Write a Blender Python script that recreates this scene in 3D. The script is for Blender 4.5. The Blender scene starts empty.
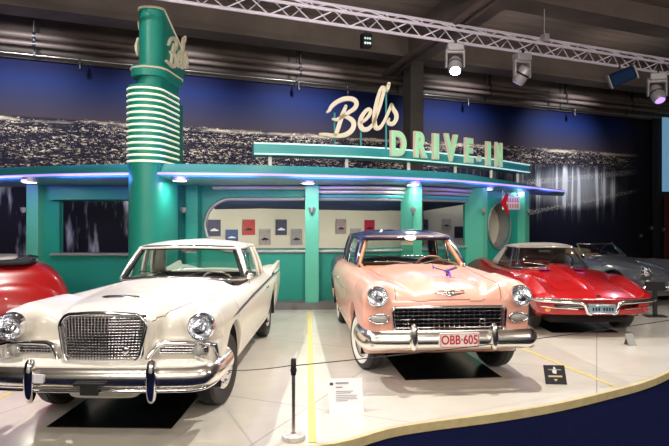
import bpy, math, random
import numpy as np
from mathutils import Vector, Matrix
random.seed(7); np.random.seed(7)
SC=bpy.context.scene; COL=SC.collection
PI=math.pi; F_=589.0; EYE=1.75; HY=215.0
R=math.radians
# ------------------------------------------------------------------ materials
def nodes_of(m):
    m.use_nodes=True; return m.node_tree.nodes, m.node_tree.links
def mat(name,col,rough=.5,metal=0.0,coat=0.0,emit=None,es=0.0,spec=.5,noise=0.0,nscale=8.0,bump=0.0,bscale=60.0):
    m=bpy.data.materials.new(name); n,l=nodes_of(m); b=n['Principled BSDF']
    b.inputs['Base Color'].default_value=(*col,1); b.inputs['Roughness'].default_value=rough
    b.inputs['Metallic'].default_value=metal; b.inputs['Coat Weight'].default_value=coat
    b.inputs['Coat Roughness'].default_value=.04; b.inputs['Specular IOR Level'].default_value=spec
    if emit: b.inputs['Emission Color'].default_value=(*emit,1); b.inputs['Emission Strength'].default_value=es
    tc=n.new('ShaderNodeTexCoord')
    if noise>0:
        t=n.new('ShaderNodeTexNoise'); t.inputs['Scale'].default_value=nscale; t.inputs['Detail'].default_value=5
        l.new(tc.outputs['Object'],t.inputs['Vector'])
        r=n.new('ShaderNodeValToRGB'); k=1-noise
        r.color_ramp.elements[0].position=.3; r.color_ramp.elements[1].position=.7
        r.color_ramp.elements[0].color=(col[0]*k,col[1]*k,col[2]*k,1); r.color_ramp.elements[1].color=(min(col[0]*(1+noise*.4),1),min(col[1]*(1+noise*.4),1),min(col[2]*(1+noise*.4),1),1)
        l.new(t.outputs['Fac'],r.inputs['Fac']); l.new(r.outputs['Color'],b.inputs['Base Color'])
    if bump>0:
        t=n.new('ShaderNodeTexNoise'); t.inputs['Scale'].default_value=bscale; t.inputs['Detail'].default_value=4
        l.new(tc.outputs['Object'],t.inputs['Vector']); bp=n.new('ShaderNodeBump'); bp.inputs['Strength'].default_value=bump
        bp.inputs['Distance'].default_value=.02
        l.new(t.outputs['Fac'],bp.inputs['Height']); l.new(bp.outputs['Normal'],b.inputs['Normal'])
    return m
def glass_mat(name,tint,refl=.08):
    m=bpy.data.materials.new(name); n,l=nodes_of(m); n.remove(n['Principled BSDF']); out=[q for q in n if q.type=='OUTPUT_MATERIAL'][0]
    t=n.new('ShaderNodeBsdfTransparent'); t.inputs[0].default_value=(*tint,1)
    g=n.new('ShaderNodeBsdfGlossy'); g.inputs['Roughness'].default_value=.02
    lw=n.new('ShaderNodeLayerWeight'); lw.inputs['Blend'].default_value=.35
    a=n.new('ShaderNodeMath'); a.operation='MULTIPLY_ADD'; a.inputs[1].default_value=.55; a.inputs[2].default_value=refl
    l.new(lw.outputs['Facing'],a.inputs[0]); mx=n.new('ShaderNodeMixShader')
    pw=n.new('ShaderNodeMath'); pw.operation='POWER'; pw.inputs[1].default_value=2.5; l.new(lw.outputs['Facing'],pw.inputs[0]); l.new(pw.outputs[0],a.inputs[0])
    l.new(a.outputs[0],mx.inputs[0]); l.new(t.outputs[0],mx.inputs[1]); l.new(g.outputs[0],mx.inputs[2]); l.new(mx.outputs[0],out.inputs[0])
    return m
M={}
M['white_paint']=mat('white_paint',(.80,.765,.68),.26,0,.4,noise=.02,nscale=3)
M['pink_paint']=mat('pink_paint',(.84,.43,.34),.26,0,.5,noise=.02,nscale=3)
M['navy_paint']=mat('navy_paint',(.007,.008,.050),.3,0,.3)
M['red_paint']=mat('red_paint',(.42,.003,.004),.25,0,.5,noise=.03,nscale=3)
M['dark_red_paint']=mat('dark_red_paint',(.33,.006,.007),.3,0,.35)
M['grey_paint']=mat('grey_paint',(.11,.115,.13),.28,.2,.6)
M['coral_trim']=mat('coral_trim',(.62,.26,.15),.4)
M['chrome']=mat('chrome',(.82,.82,.84),.07,1.0,bump=.0)
M['bumper_chrome']=mat('bumper_chrome',(.86,.84,.78),.20,1.0,bump=.05,bscale=7)
M['satin_metal']=mat('satin_metal',(.60,.60,.60),.32,1.0)
M['dark_metal']=mat('dark_metal',(.06,.06,.065),.4,.8)
M['black']=mat('black_rubber',(.012,.012,.013),.6)
M['tyre']=mat('tyre_rubber',(.016,.016,.017),.55,bump=.15,bscale=40)
M['whitewall']=mat('whitewall',(.72,.70,.66),.5)
M['dark']=mat('dark_interior',(.012,.012,.014),.8)
M['liner']=mat('wheel_well_liner',(.008,.008,.009),.9)
M['glass']=glass_mat('clear_glass',(.86,.93,.90),.05)
M['lens']=glass_mat('headlight_glass',(.95,.97,1.0),.12)
M['reflector']=mat('headlight_reflector',(.9,.92,.96),.08,1.0,bump=.25,bscale=25)
M['frosted']=mat('frosted_lens',(.38,.38,.37),.2,.2,.6,bump=.4,bscale=80)
M['amber']=mat('amber_lens',(.8,.28,.05),.2,0,.6)
M['seat_brown']=mat('seat_brown',(.10,.045,.03),.6,noise=.2,nscale=20)
M['seat_tan']=mat('seat_tan',(.35,.22,.13),.6,noise=.15,nscale=20)
M['seat_teal']=mat('seat_pale',(.40,.36,.31),.6)
M['cloth_white']=mat('canvas_top',(.60,.56,.52),.8,bump=.2,bscale=200)
M['cloth_dark']=mat('folded_canvas',(.02,.022,.03),.85,bump=.5,bscale=30)
M['ivory']=mat('ivory_plastic',(.75,.70,.58),.3)
M['purple']=mat('purple_enamel',(.16,.05,.45),.2,.5,.5)
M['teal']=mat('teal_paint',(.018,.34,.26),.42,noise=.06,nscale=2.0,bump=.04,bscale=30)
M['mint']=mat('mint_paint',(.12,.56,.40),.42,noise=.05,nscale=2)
M['fascia']=mat('fascia_paint',(.05,.40,.42),.35,noise=.05,nscale=2)
M['soffit']=mat('soffit_paint',(.26,.42,.46),.35)
M['silver_trim']=mat('silver_trim',(.45,.46,.46),.35,.4)
M['cream']=mat('cream_panel',(.62,.60,.47),.55,noise=.04,nscale=1.5)
M['sign_cream']=mat('sign_cream',(.80,.74,.56),.45,emit=(.9,.78,.5),es=.12)
M['bulb_ring']=mat('bulb_ring',(.9,.85,.7),.4,emit=(1,.93,.72),es=.75)
M['neon']=mat('violet_neon',(.4,.35,.9),.3,emit=(.42,.30,1.0),es=1.25)
M['white_neon']=mat('pale_neon',(.7,.9,.85),.3,emit=(.62,.95,.85),es=.8)
M['mint_neon']=mat('mint_letter',(.30,.75,.42),.4,emit=(.35,.85,.45),es=.45)
M['lamp_glow']=mat('lamp_glow',(1,1,1),.4,emit=(1,.93,.78),es=14)
M['spot_glow']=mat('spot_glow',(1,1,1),.4,emit=(1,.97,.92),es=60)
M['violet_glow']=mat('violet_glow',(.6,.4,.9),.4,emit=(.5,.3,1),es=1.5)
M['alu']=mat('truss_aluminium',(.90,.84,.98),.42,.1)
M['fixture']=mat('fixture_plastic',(.55,.53,.56),.35,.3)
M['concrete']=mat('beam_concrete',(.19,.155,.135),.85,noise=.2,nscale=1.5,bump=.2,bscale=20)
M['column']=mat('column_concrete',(.11,.10,.095),.8,noise=.15,nscale=2)
M['pipe']=mat('pipe_paint',(.15,.11,.095),.5,noise=.1,nscale=3)
M['black_curtain']=mat('black_curtain',(.006,.006,.009),.95,noise=.3,nscale=3)
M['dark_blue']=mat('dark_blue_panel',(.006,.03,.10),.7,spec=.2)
M['carpet']=mat('navy_carpet',(.004,.006,.032),1.0,spec=.03,noise=.6,nscale=70,bump=.8,bscale=160)
M['yellow']=mat('yellow_tape',(.72,.60,.22),.4,noise=.1,nscale=12)
M['edge']=mat('platform_edging',(.62,.52,.28),.45,noise=.15,nscale=10)
M['mat_black']=mat('mat_and_shade',(.004,.004,.005),.22)
M['card_white']=mat('card_white',(.80,.80,.84),.4)
M['card_black']=mat('card_black',(.012,.014,.02),.3)
M['ink']=mat('print_ink',(.25,.25,.28),.6)
M['plate_white']=mat('plate_white',(.82,.80,.78),.35)
M['plate_red']=mat('plate_red',(.50,.01,.03),.4)
M['plate_blue']=mat('plate_blue',(.25,.33,.40),.3,.2)
M['marble']=mat('stone_base',(.62,.60,.56),.4,noise=.25,nscale=25)
M['kerb']=mat('kerb_grey',(.20,.195,.19),.6,noise=.15,nscale=6)
M['sign_red']=mat('sign_red',(.60,.01,.015),.35)
M['gold']=mat('gold_trim',(.6,.45,.15),.25,1.0)
M['mirror']=mat('mirror_glass',(.8,.82,.84),.03,1.0)
M['blue_picture']=mat('pale_blue_picture',(.25,.50,.72),.5,emit=(.2,.45,.7),es=.5)  # printed picture, given some emission of its own
M['dim_red']=mat('dim_red_fabric',(.06,.004,.006),.9)
# ------------------------------------------------------------------ mesh builder
class MB:
    def __init__(s): s.v=[]; s.f=[]
    def add(s,v,f):
        o=len(s.v); s.v+= [tuple(p) for p in v]; s.f+=[tuple(i+o for i in q) for q in f]; return s
    def box(s,a,b,bev=0):
        x0,y0,z0=a; x1,y1,z1=b
        if bev>0:
            c=[(x0+x1)/2,(y0+y1)/2,(z0+z1)/2]; h=[(x1-x0)/2,(y1-y0)/2,(z1-z0)/2]; bev=min(bev,min(h)*.95)
            out=[(h[0]-bev,h[1]),(h[0],h[1]-bev)]
            ring=[(h[0]-bev,-h[1]),(h[0],-h[1]+bev),(h[0],h[1]-bev),(h[0]-bev,h[1]),(-h[0]+bev,h[1]),(-h[0],h[1]-bev),(-h[0],-h[1]+bev),(-h[0]+bev,-h[1])]
            ring2=[(max(min(p[0],h[0]-bev),-h[0]+bev),max(min(p[1],h[1]-bev),-h[1]+bev)) for p in ring]
            lev=[(ring2,-h[2]),(ring,-h[2]+bev),(ring,h[2]-bev),(ring2,h[2])]
            v=[];f=[]
            for rg,z in lev: v+=[(c[0]+p[0],c[1]+p[1],c[2]+z) for p in rg]
            for k in range(3):
                for i in range(8):
                    j=(i+1)%8; f.append((k*8+i,k*8+j,k*8+8+j,k*8+8+i))
            f.append(tuple(range(7,-1,-1))); f.append(tuple(range(24,32)))
            return s.add(v,f)
        v=[(x0,y0,z0),(x1,y0,z0),(x1,y1,z0),(x0,y1,z0),(x0,y0,z1),(x1,y0,z1),(x1,y1,z1),(x0,y1,z1)]
        return s.add(v,[(0,3,2,1),(4,5,6,7),(0,1,5,4),(1,2,6,5),(2,3,7,6),(3,0,4,7)])
    def tube(s,path,r,n=8,closed=False,flat=None):
        P=[Vector(p) for p in path]; m=len(P); v=[]; f=[]; up=None
        for i,p in enumerate(P):
            a=P[i-1] if (i>0 or closed) else P[i]; b=P[(i+1)%m] if (i<m-1 or closed) else P[i]
            t=(b-a); t=t.normalized() if t.length>1e-9 else Vector((0,0,1))
            if up is None:
                up=Vector((0,0,1)) if abs(t.z)<.9 else Vector((1,0,0))
            sd=t.cross(up)
            if sd.length<1e-4: sd=t.cross(Vector((1,0,0)))
            sd.normalize(); u2=sd.cross(t).normalized(); up=u2
            rr=r[i] if isinstance(r,(list,tuple)) else r
            for k in range(n):
                an=2*PI*k/n; rx=rr; rz=rr*(flat or 1)
                v.append(p+sd*math.cos(an)*rx+u2*math.sin(an)*rz)
        for i in range(m if closed else m-1):
            j=(i+1)%m
            for k in range(n):
                q=(k+1)%n; f.append((i*n+k,i*n+q,j*n+q,j*n+k))
        if not closed: f.append(tuple(range(n-1,-1,-1))); f.append(tuple(range((m-1)*n,m*n)))
        return s.add(v,f)
    def cyl(s,a,b,r,n=20): return s.tube([a,b],r,n)
    def lathe(s,prof,o=(0,0,0),axis='y',n=32):   # prof (r,h)
        v=[];f=[]; m=len(prof)
        for r,h in prof:
            for k in range(n):
                an=2*PI*k/n; c,d=r*math.cos(an),r*math.sin(an)
                p={'y':(c,h,d),'x':(h,c,d),'z':(c,d,h)}[axis]
                v.append((o[0]+p[0],o[1]+p[1],o[2]+p[2]))
        for i in range(m-1):
            for k in range(n):
                q=(k+1)%n; f.append((i*n+k,i*n+q,(i+1)*n+q,(i+1)*n+k))
        return s.add(v,f)
    def ell(s,c,r,n=20,m=12,e=1.0):
        v=[];f=[]
        sg=lambda t: math.copysign(abs(t)**e,t)
        for i in range(m+1):
            th=-PI/2+PI*i/m
            for k in range(n):
                an=2*PI*k/n
                v.append((c[0]+r[0]*sg(math.cos(th))*sg(math.cos(an)),c[1]+r[1]*sg(math.cos(th))*sg(math.sin(an)),c[2]+r[2]*sg(math.sin(th))))
        for i in range(m):
            for k in range(n):
                q=(k+1)%n; f.append((i*n+k,i*n+q,(i+1)*n+q,(i+1)*n+k))
        return s.add(v,f)
    def prism(s,out,d0,d1,plane='xz',mp=None):   # outline 2D extruded along the third axis
        n=len(out); v=[]
        for d in (d0,d1):
            for a,b in out:
                p={'xz':(a,d,b),'xy':(a,b,d),'yz':(d,a,b)}[plane]; v.append(mp(p) if mp else p)
        f=[tuple(range(n)),tuple(range(2*n-1,n-1,-1))]+[(i,i+n,(i+1)%n+n,(i+1)%n) for i in range(n)]
        return s.add(v,f)
    def sweep(s,path,prof,closed_prof=True,cap=True,side=1,scale=None):
        # path 3D pts mostly in XY; prof list (out,z): out = right of travel*side
        P=[Vector(p) for p in path]; m=len(P); n=len(prof); v=[];f=[]
        for i,p in enumerate(P):
            t=(P[min(i+1,m-1)]-P[max(i-1,0)]); t.z=0; t.normalize(); nr=Vector((t.y,-t.x,0))*side
            k=scale[i] if scale else 1
            for a,b in prof: v.append(p+nr*a*k+Vector((0,0,b*k)))
        nn=n if closed_prof else n-1
        for i in range(m-1):
            for k in range(nn):
                q=(k+1)%n; f.append((i*n+k,i*n+q,(i+1)*n+q,(i+1)*n+k))
        if cap and closed_prof: f.append(tuple(range(n-1,-1,-1))); f.append(tuple(range((m-1)*n,m*n)))
        return s.add(v,f)
    def grid(s,fn,nu,nv):
        v=[fn(i/(nu-1),j/(nv-1)) for i in range(nu) for j in range(nv)]
        f=[(i*nv+j,(i+1)*nv+j,(i+1)*nv+j+1,i*nv+j+1) for i in range(nu-1) for j in range(nv-1)]
        return s.add(v,f)
    def xf(s,mtx): s.v=[tuple(mtx@Vector(p)) for p in s.v]; return s
    def build(s,name,m,parent=None,smooth=35,loc=None,rot=None):
        me=bpy.data.meshes.new(name); me.from_pydata(s.v,[],s.f); me.update()
        import bmesh
        bm=bmesh.new(); bm.from_mesh(me); bmesh.ops.recalc_face_normals(bm,faces=bm.faces); bm.to_mesh(me); bm.free()
        if smooth:
            me.polygons.foreach_set('use_smooth',[True]*len(me.polygons)); me.set_sharp_from_angle(angle=R(smooth))
        me.materials.append(m if not isinstance(m,str) else M[m])
        o=bpy.data.objects.new(name,me); COL.objects.link(o)
        if parent: o.parent=parent
        if loc: o.location=loc
        if rot: o.rotation_euler=rot
        return o
def tag(o,label=None,cat=None,group=None,kind=None):
    if label: o['label']=label
    if cat: o['category']=cat
    if group: o['group']=group
    if kind: o['kind']=kind
    return o
def empty(name,loc=(0,0,0),rz=0,label=None,cat=None,group=None):
    o=bpy.data.objects.new(name,None); COL.objects.link(o); o.location=loc; o.rotation_euler=(0,0,rz); o.empty_display_size=.1
    return tag(o,label,cat,group)
def copy_tree(o,parent=None):
    c=o.copy(); COL.objects.link(c)
    c.parent=parent
    for ch in [q for q in bpy.data.objects if q.parent==o]: copy_tree(ch,c)
    return c
def text_mb(txt,size,ext=.004,off=0,shear=0,sx=1.0,space=1.0):
    cu=bpy.data.curves.new('t','FONT'); cu.body=txt; cu.size=size; cu.extrude=ext; cu.offset=off; cu.align_x='CENTER'; cu.align_y='CENTER'; cu.shear=shear; cu.space_character=space
    ob=bpy.data.objects.new('t',cu); COL.objects.link(ob)
    dg=bpy.context.evaluated_depsgraph_get(); dg.update(); me=bpy.data.meshes.new_from_object(ob.evaluated_get(dg))
    mb=MB(); mb.add([(v.co.x*sx,v.co.y,v.co.z) for v in me.vertices],[tuple(p.vertices) for p in me.polygons])
    bpy.data.objects.remove(ob); bpy.data.curves.remove(cu); bpy.data.meshes.remove(me)
    return mb      # lies in XY, faces +Z
UP=Matrix.Rotation(PI/2,4,'X')   # text XY -> XZ facing -Y
def pt(x,y,Y): return Vector(((x-334.5)*Y/F_,Y,EYE-(y-HY)*Y/F_))
# ------------------------------------------------------------------ profiles and implicit surfaces
def prof(pts,sm=.06):
    xs=np.linspace(pts[0][0]-.5,pts[-1][0]+.5,1200); ys=np.interp(xs,[p[0] for p in pts],[p[1] for p in pts])
    d=xs[1]-xs[0]; k=int(4*sm/d)+1; w=np.exp(-.5*(np.arange(-k,k+1)*d/max(sm,1e-6))**2); w/=w.sum()
    yp=np.convolve(np.pad(ys,k,mode='edge'),w,mode='valid')
    return lambda t: np.interp(t,xs,yp)
def smax(a,b,k):
    h=np.clip(k-np.abs(a-b),0,None)/k; return np.maximum(a,b)+h*h*k*.25
def smin(a,b,k): return -smax(-a,-b,k)
def capsule(x,y,z,a,b,ra,rb):
    d=np.array(b)-np.array(a); L=float((d*d).sum())
    t=np.clip(((x-a[0])*d[0]+(y-a[1])*d[1]+(z-a[2])*d[2])/L,0,1)
    return np.sqrt((x-a[0]-t*d[0])**2+(y-a[1]-t*d[1])**2+(z-a[2]-t*d[2])**2)-(ra+(rb-ra)*t)
def rbox(x,y,z,c,h,r):
    qx=np.abs(x-c[0])-h[0]+r; qy=np.abs(y-c[1])-h[1]+r; qz=np.abs(z-c[2])-h[2]+r
    return np.sqrt(np.maximum(qx,0)**2+np.maximum(qy,0)**2+np.maximum(qz,0)**2)+np.minimum(np.maximum(qx,np.maximum(qy,qz)),0)-r
def polygonise(f,lo,hi,res):
    n=[int((hi[i]-lo[i])/res)+2 for i in range(3)]
    ax=[(lo[i]+np.arange(n[i])*res) for i in range(3)]
    G=np.empty(n,np.float32)
    for i0 in range(0,n[1],40):
        ys=ax[1][i0:i0+40]; X,Y,Z=np.meshgrid(ax[0],ys,ax[2],indexing='ij'); G[:,i0:i0+40,:]=f(X,Y,Z)
    S=G<0; c=S[:-1,:-1,:-1].astype(np.int8)
    tot=np.zeros_like(c)
    for a in (0,1):
        for b in (0,1):
            for d in (0,1): tot+=S[a:n[0]-1+a,b:n[1]-1+b,d:n[2]-1+d]
    act=(tot>0)&(tot<8); I=np.argwhere(act); idx=-np.ones(act.shape,np.int32); idx[act]=np.arange(len(I))
    acc=np.zeros((len(I),3)); cnt=np.zeros(len(I))
    corners=[(a,b,d) for a in (0,1) for b in (0,1) for d in (0,1)]
    val={c_:G[I[:,0]+c_[0],I[:,1]+c_[1],I[:,2]+c_[2]] for c_ in corners}
    for c0 in corners:
        for k in range(3):
            if c0[k]==0:
                c1=list(c0); c1[k]=1; c1=tuple(c1); a=val[c0]; b=val[c1]; m=(a<0)!=(b<0)
                t=np.where(m,a/np.where(m,a-b,1),0)
                p=np.array(c0,float)[None,:].repeat(len(I),0); p[:,k]=t
                acc[m]+=p[m]; cnt[m]+=1
    V=np.array(lo)+(I+acc/cnt[:,None])*res
    quads=[]
    for k in range(3):
        i,j=[q for q in range(3) if q!=k]
        sl0=[slice(None)]*3; sl1=[slice(None)]*3; sl0[k]=slice(0,-1); sl1[k]=slice(1,None)
        A=S[tuple(sl0)]; B=S[tuple(sl1)]; E=np.argwhere(A!=B)
        E=E[(E[:,i]>0)&(E[:,j]>0)&(E[:,i]<n[i]-1)&(E[:,j]<n[j]-1)]
        def g(di,dj):
            q=E.copy(); q[:,i]-=di; q[:,j]-=dj; return idx[q[:,0],q[:,1],q[:,2]]
        q=np.stack([g(0,0),g(1,0),g(1,1),g(0,1)],1); fl=A[E[:,0],E[:,1],E[:,2]]
        if k==1: fl=~fl
        q[~fl]=q[~fl][:,::-1]; quads.append(q)
    Q=np.concatenate(quads); Q=Q[(Q>=0).all(1)]
    def fv(P): return f(P[:,0],P[:,1],P[:,2])
    def grad(P,e=.002):
        g=np.empty_like(P)
        for k in range(3):
            d=np.zeros(3); d[k]=e; g[:,k]=(fv(P+d)-fv(P-d))/(2*e)
        return g
    for _ in range(3):
        g=grad(V); s=fv(V)/np.maximum((g*g).sum(1),.15); s=np.clip(s,-res*.5,res*.5); V=V-g*s[:,None]
    g=grad(V,.003); N=g/np.maximum(np.linalg.norm(g,axis=1),1e-9)[:,None]
    return V,Q,N
def np_mesh(name,V,faces3,faces4,N,m,parent):
    me=bpy.data.meshes.new(name); me.vertices.add(len(V)); me.vertices.foreach_set('co',V.astype(np.float32).ravel())
    lt=np.concatenate([np.full(len(faces4),4),np.full(len(faces3),3)]).astype(np.int32)
    lv=np.concatenate([faces4.ravel(),faces3.ravel()]).astype(np.int32)
    me.loops.add(len(lv)); me.loops.foreach_set('vertex_index',lv)
    me.polygons.add(len(lt)); me.polygons.foreach_set('loop_start',np.concatenate([[0],np.cumsum(lt)[:-1]]).astype(np.int32)); me.polygons.foreach_set('loop_total',lt)
    me.polygons.foreach_set('use_smooth',np.ones(len(lt),bool)); me.update(calc_edges=True); me.validate()
    me.normals_split_custom_set_from_vertices(N.astype(np.float32).tolist())
    me.materials.append(M[m]); o=bpy.data.objects.new(name,me); COL.objects.link(o); o.parent=parent; return o
def panels(V,Q,N,res,plist,base,bmat,parent,gap=.0035):
    """plist: (name, g(P)->signed (neg inside), cond(P,N)->bool, material)"""
    V=V.copy(); N=N.copy(); Q4=Q.copy(); T=np.zeros((0,3),int); r4=np.arange(len(Q4)); objs={}
    own4=np.full(len(Q4),-1); own3=np.zeros(0,int); pulls=[]
    for pi,(nm,g,cond,mt) in enumerate(plist):
        ok=cond(V,N); gv=g(V); e=.003; gr=np.empty_like(V)
        for k in range(3):
            d=np.zeros(3); d[k]=e; gr[:,k]=(g(V+d)-g(V-d))/(2*e)
        gr-=N*(gr*N).sum(1)[:,None]; gn=np.maximum(np.linalg.norm(gr,axis=1),1e-3); dist=gv/gn; td=gr/gn[:,None]
        s=ok&(np.abs(dist)<.55*res)&(gn>.25)
        V[s]-=td[s]*dist[s][:,None]; gv=np.where(s,0,gv)
        pulls.append(td)
        sg=np.where(s,0,np.sign(gv))
        a=own4==-1
        q=sg[Q4]; okf=ok[Q4].all(1)
        ins=a&okf&(q.max(1)<=0)&(q.min(1)<0)
        own4[ins]=pi
        mx=a&okf&(q.max(1)>0)&(q.min(1)<0)
        d02=mx&(q[:,0]==0)&(q[:,2]==0); d13=mx&(q[:,1]==0)&(q[:,3]==0)&~d02
        newT=[];newO=[]
        for msk,order in ((d02,((0,1,2),(0,2,3))),(d13,((1,2,3),(1,3,0)))):
            for o3 in order:
                t=Q4[msk][:,list(o3)]; newT.append(t); newO.append(np.where(sg[t].min(1)<0,pi,-1))
        # remaining mixed: by mean
        rest=mx&~d02&~d13; own4[rest&(q.sum(1)<0)]=pi
        keep=~(d02|d13); Q4=Q4[keep]; own4=own4[keep]
        if len(T):
            at=own3==-1; qt=sg[T]; i3=at&ok[T].all(1)&(qt.sum(1)<0); own3[i3]=pi
        T=np.concatenate([T]+newT); own3=np.concatenate([own3]+newO)
    for pi in range(-1,len(plist)):
        f4=Q4[own4==pi]; f3=T[own3==pi]
        if len(f4)+len(f3)==0: continue
        used=np.unique(np.concatenate([f4.ravel(),f3.ravel()])); mp=-np.ones(len(V),int); mp[used]=np.arange(len(used))
        # boundary vertices of this part that other parts share
        o4=np.unique(Q4[own4!=pi].ravel()) if (own4!=pi).any() else np.zeros(0,int)
        sh=np.zeros(len(V),bool); sh[o4]=True
        if (own3!=pi).any(): sh[T[own3!=pi].ravel()]=True
        VV=V.copy()
        if pi>=0: VV[sh]-=pulls[pi][sh]*gap
        else:
            for pj in range(len(plist)):
                oj=np.zeros(len(V),bool); 
                if (own4==pj).any(): oj[Q4[own4==pj].ravel()]=True
                if (own3==pj).any(): oj[T[own3==pj].ravel()]=True
                mm=oj&sh; VV[mm]+=pulls[pj][mm]*gap
        nm,mt=(base,bmat) if pi<0 else (plist[pi][0],plist[pi][3])
        objs.setdefault(nm,[]).append(np_mesh(nm,VV[used],mp[f3],mp[f4],N[used],mt,parent))
    return objs

def pocket(f,x,y,z,cx,cy,cz,r):
    return smax(f,-np.maximum(np.sqrt((np.abs(x)-cx)**2+(z-cz)**2)-r,y-cy),.006)
# ------------------------------------------------------------------ car pieces
class Loop:
    def __init__(s,w,y0,y1,n,z): s.w=w; s.yc=(y0+y1)/2; s.l=(y1-y0)/2; s.n=n; s.z=z
    def __call__(s,p):
        a,c=math.sin(p),math.cos(p); e=2/s.n
        x=s.w*math.copysign(abs(a)**e,a); y=s.yc-s.l*math.copysign(abs(c)**e,c)
        return Vector((x,y,s.z(x,y) if callable(s.z) else s.z))
    def phi(s,y):
        t=(s.yc-y)/s.l; return math.acos(math.copysign(min(abs(t),1)**(s.n/2),t))
    def phx(s,x): return math.asin(min(x/s.w,1)**(s.n/2))
def ruled(A,B,pa,pb,v=(0,1),bulge=0,nu=24,nv=5,inset=0,cxy=None):
    cxy=cxy or (0,(A.yc+B.yc)/2)
    def fn(u,w):
        k=v[0]+(v[1]-v[0])*w
        p=A(pa[0]+(pa[1]-pa[0])*u).lerp(B(pb[0]+(pb[1]-pb[0])*u),k)
        d=Vector((p.x/A.w,(p.y-cxy[1])/A.l,0)); d=d.normalized() if d.length>1e-6 else d
        return p+d*(bulge*math.sin(PI*k)-inset)
    return MB().grid(fn,nu,nv)
def edge(A,B,pa,pb,k,nu=24,off=0):
    out=[]
    for i in range(nu):
        u=i/(nu-1); p=A(pa[0]+(pa[1]-pa[0])*u).lerp(B(pb[0]+(pb[1]-pb[0])*u),k); out.append(p)
    return out
def solid(mb,th):   # give a sheet a thickness by hand
    return mb
def thick(o,t,off=0):
    m=o.modifiers.new('thickness','SOLIDIFY'); m.thickness=t; m.offset=off; return o
def roof_panel(name,B,crown,ex,mt,parent,drop=0,over=1.02,zo=0,sm=True):
    c=Vector((0,B.yc,0)); mb=MB(); NP=72; NR=12
    rings=[0]+[ (i/NR)**.8 for i in range(1,NR+1)]
    v=[];f=[]
    for r in rings[1:]:
        for k in range(NP):
            p=B(2*PI*k/NP); q=Vector((p.x*r*over,c.y+(p.y-c.y)*r*over,p.z+crown*(1-r**ex)+zo)); v.append(q)
    for k in range(NP):
        p=B(2*PI*k/NP); v.append(Vector((p.x*over*1.004,c.y+(p.y-c.y)*over*1.003,p.z+zo-.02)))
    zc=B(0).z; v.append(Vector((0,c.y,sum(B(2*PI*k/NP).z for k in range(NP))/NP+crown+zo))); ce=len(v)-1
    for i in range(NR):
        for k in range(NP): q=(k+1)%NP; f.append((i*NP+k,i*NP+q,(i+1)*NP+q,(i+1)*NP+k))
    for k in range(NP): f.append((ce,(k+1)%NP,k))
    mb.add(v,f); return thick(mb.build(name,mt,parent,50),.012,-1)
WHEELS={}
def wheel(parent,x,y,r,w,style,steer=0,side=1):
    key=(style,r)
    rr=r*.60
    root=MB().lathe([(rr*.98,-w*.45),(rr*.98,w*.40),(rr*.92,w*.36),(rr*.86,w*.25),(rr*.3,w*.22),(.001,w*.22)],axis='x',n=40).build('wheel','satin_metal' if style!='red' else 'dark_metal',parent,30)
    pr=[(rr,-w*.42),(r*.80,-w*.52),(r*.93,-w*.50),(r*.985,-w*.36),(r*.985,-w*.20),(r*.975,-w*.195),(r*.975,-w*.17),(r,-w*.165),(r,w*.165),(r*.975,w*.17),(r*.975,w*.195),(r*.985,w*.20),(r*.985,w*.36),(r*.93,w*.50),(r*.80,w*.52),(rr,w*.42)]
    MB().lathe(pr,axis='x',n=56).build('tyre','tyre',root,25)
    if style=='chevy':
        MB().lathe([(rr*1.0,w*.435),(r*.67,w*.50),(r*.78,w*.535),(r*.80,w*.52)],axis='x',n=56).build('whitewall' if style=='chevy' else 'whitewall','whitewall',root,60)
    cap=MB()
    if style=='hawk':
        cap.lathe([(rr*.98,w*.40),(rr*.95,w*.47),(rr*.8,w*.44),(rr*.62,w*.40),(rr*.45,w*.50),(rr*.2,w*.58),(.001,w*.60)],axis='x',n=40)
        for k in range(10):
            a=2*PI*k/10; cap.ell((w*.46,rr*.72*math.cos(a),rr*.72*math.sin(a)),(.012,.02,.02),8,6)
    elif style=='chevy': cap.lathe([(rr*.97,w*.40),(rr*.9,w*.45),(rr*.75,w*.42),(rr*.55,w*.42),(rr*.5,w*.50),(rr*.3,w*.57),(.001,w*.60)],axis='x',n=40)
    else: cap.lathe([(rr*.6,w*.25),(rr*.55,w*.34),(rr*.2,w*.40),(.001,w*.41)],axis='x',n=32)
    cap.build('hubcap','chrome',root,40)
    root.location=(x,y,r); root.rotation_euler=(0,0,(PI if side<0 else 0)+steer)
    return root
def well(parent,y,x0,x1,r,z):
    for s in(-1,1):
        mb=MB(); n=22; v=[];f=[]
        for i in range(n+1):
            a=PI*i/n*1.16-.25; p=(y+r*math.cos(a),z+r*math.sin(a))
            v+=[(s*x0,p[0],p[1]),(s*x1,p[0],p[1])]
        for i in range(n): f.append((2*i,2*i+1,2*i+3,2*i+2))
        v.append((s*x0,y,z-.1)); c=len(v)-1
        for i in range(n): f.append((2*i,2*i+2,c))
        mb.add(v,f).build('wheel_well','liner',parent,60)
def headlight(parent,x,y,z,r,tilt=0,bez=None,yaw=0):
    hb=MB().lathe([(r*1.22,.06),(r*1.22,.0),(r*1.18,-.025),(r*1.10,-.035),(r*1.02,-.025),(r*1.0,.0)],n=40).build('headlight','chrome',parent,40)
    MB().lathe([(r*1.02,-.005),(r*.9,.03),(r*.6,.06),(r*.3,.075),(.001,.08)],n=32).build('headlight_bowl','reflector',hb,60)
    MB().lathe([(r*1.03,-.01),(r*.92,-.028),(r*.6,-.048),(r*.3,-.056),(.001,-.058)],n=32).build('headlight_lens','lens',hb,60)
    MB().ell((0,.0,0),(r*.22,.03,r*.22),12,8).build('bulb_shield','chrome',hb,60)
    hb.location=(x,y,z); hb.rotation_euler=(tilt,0,yaw); return hb
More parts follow.
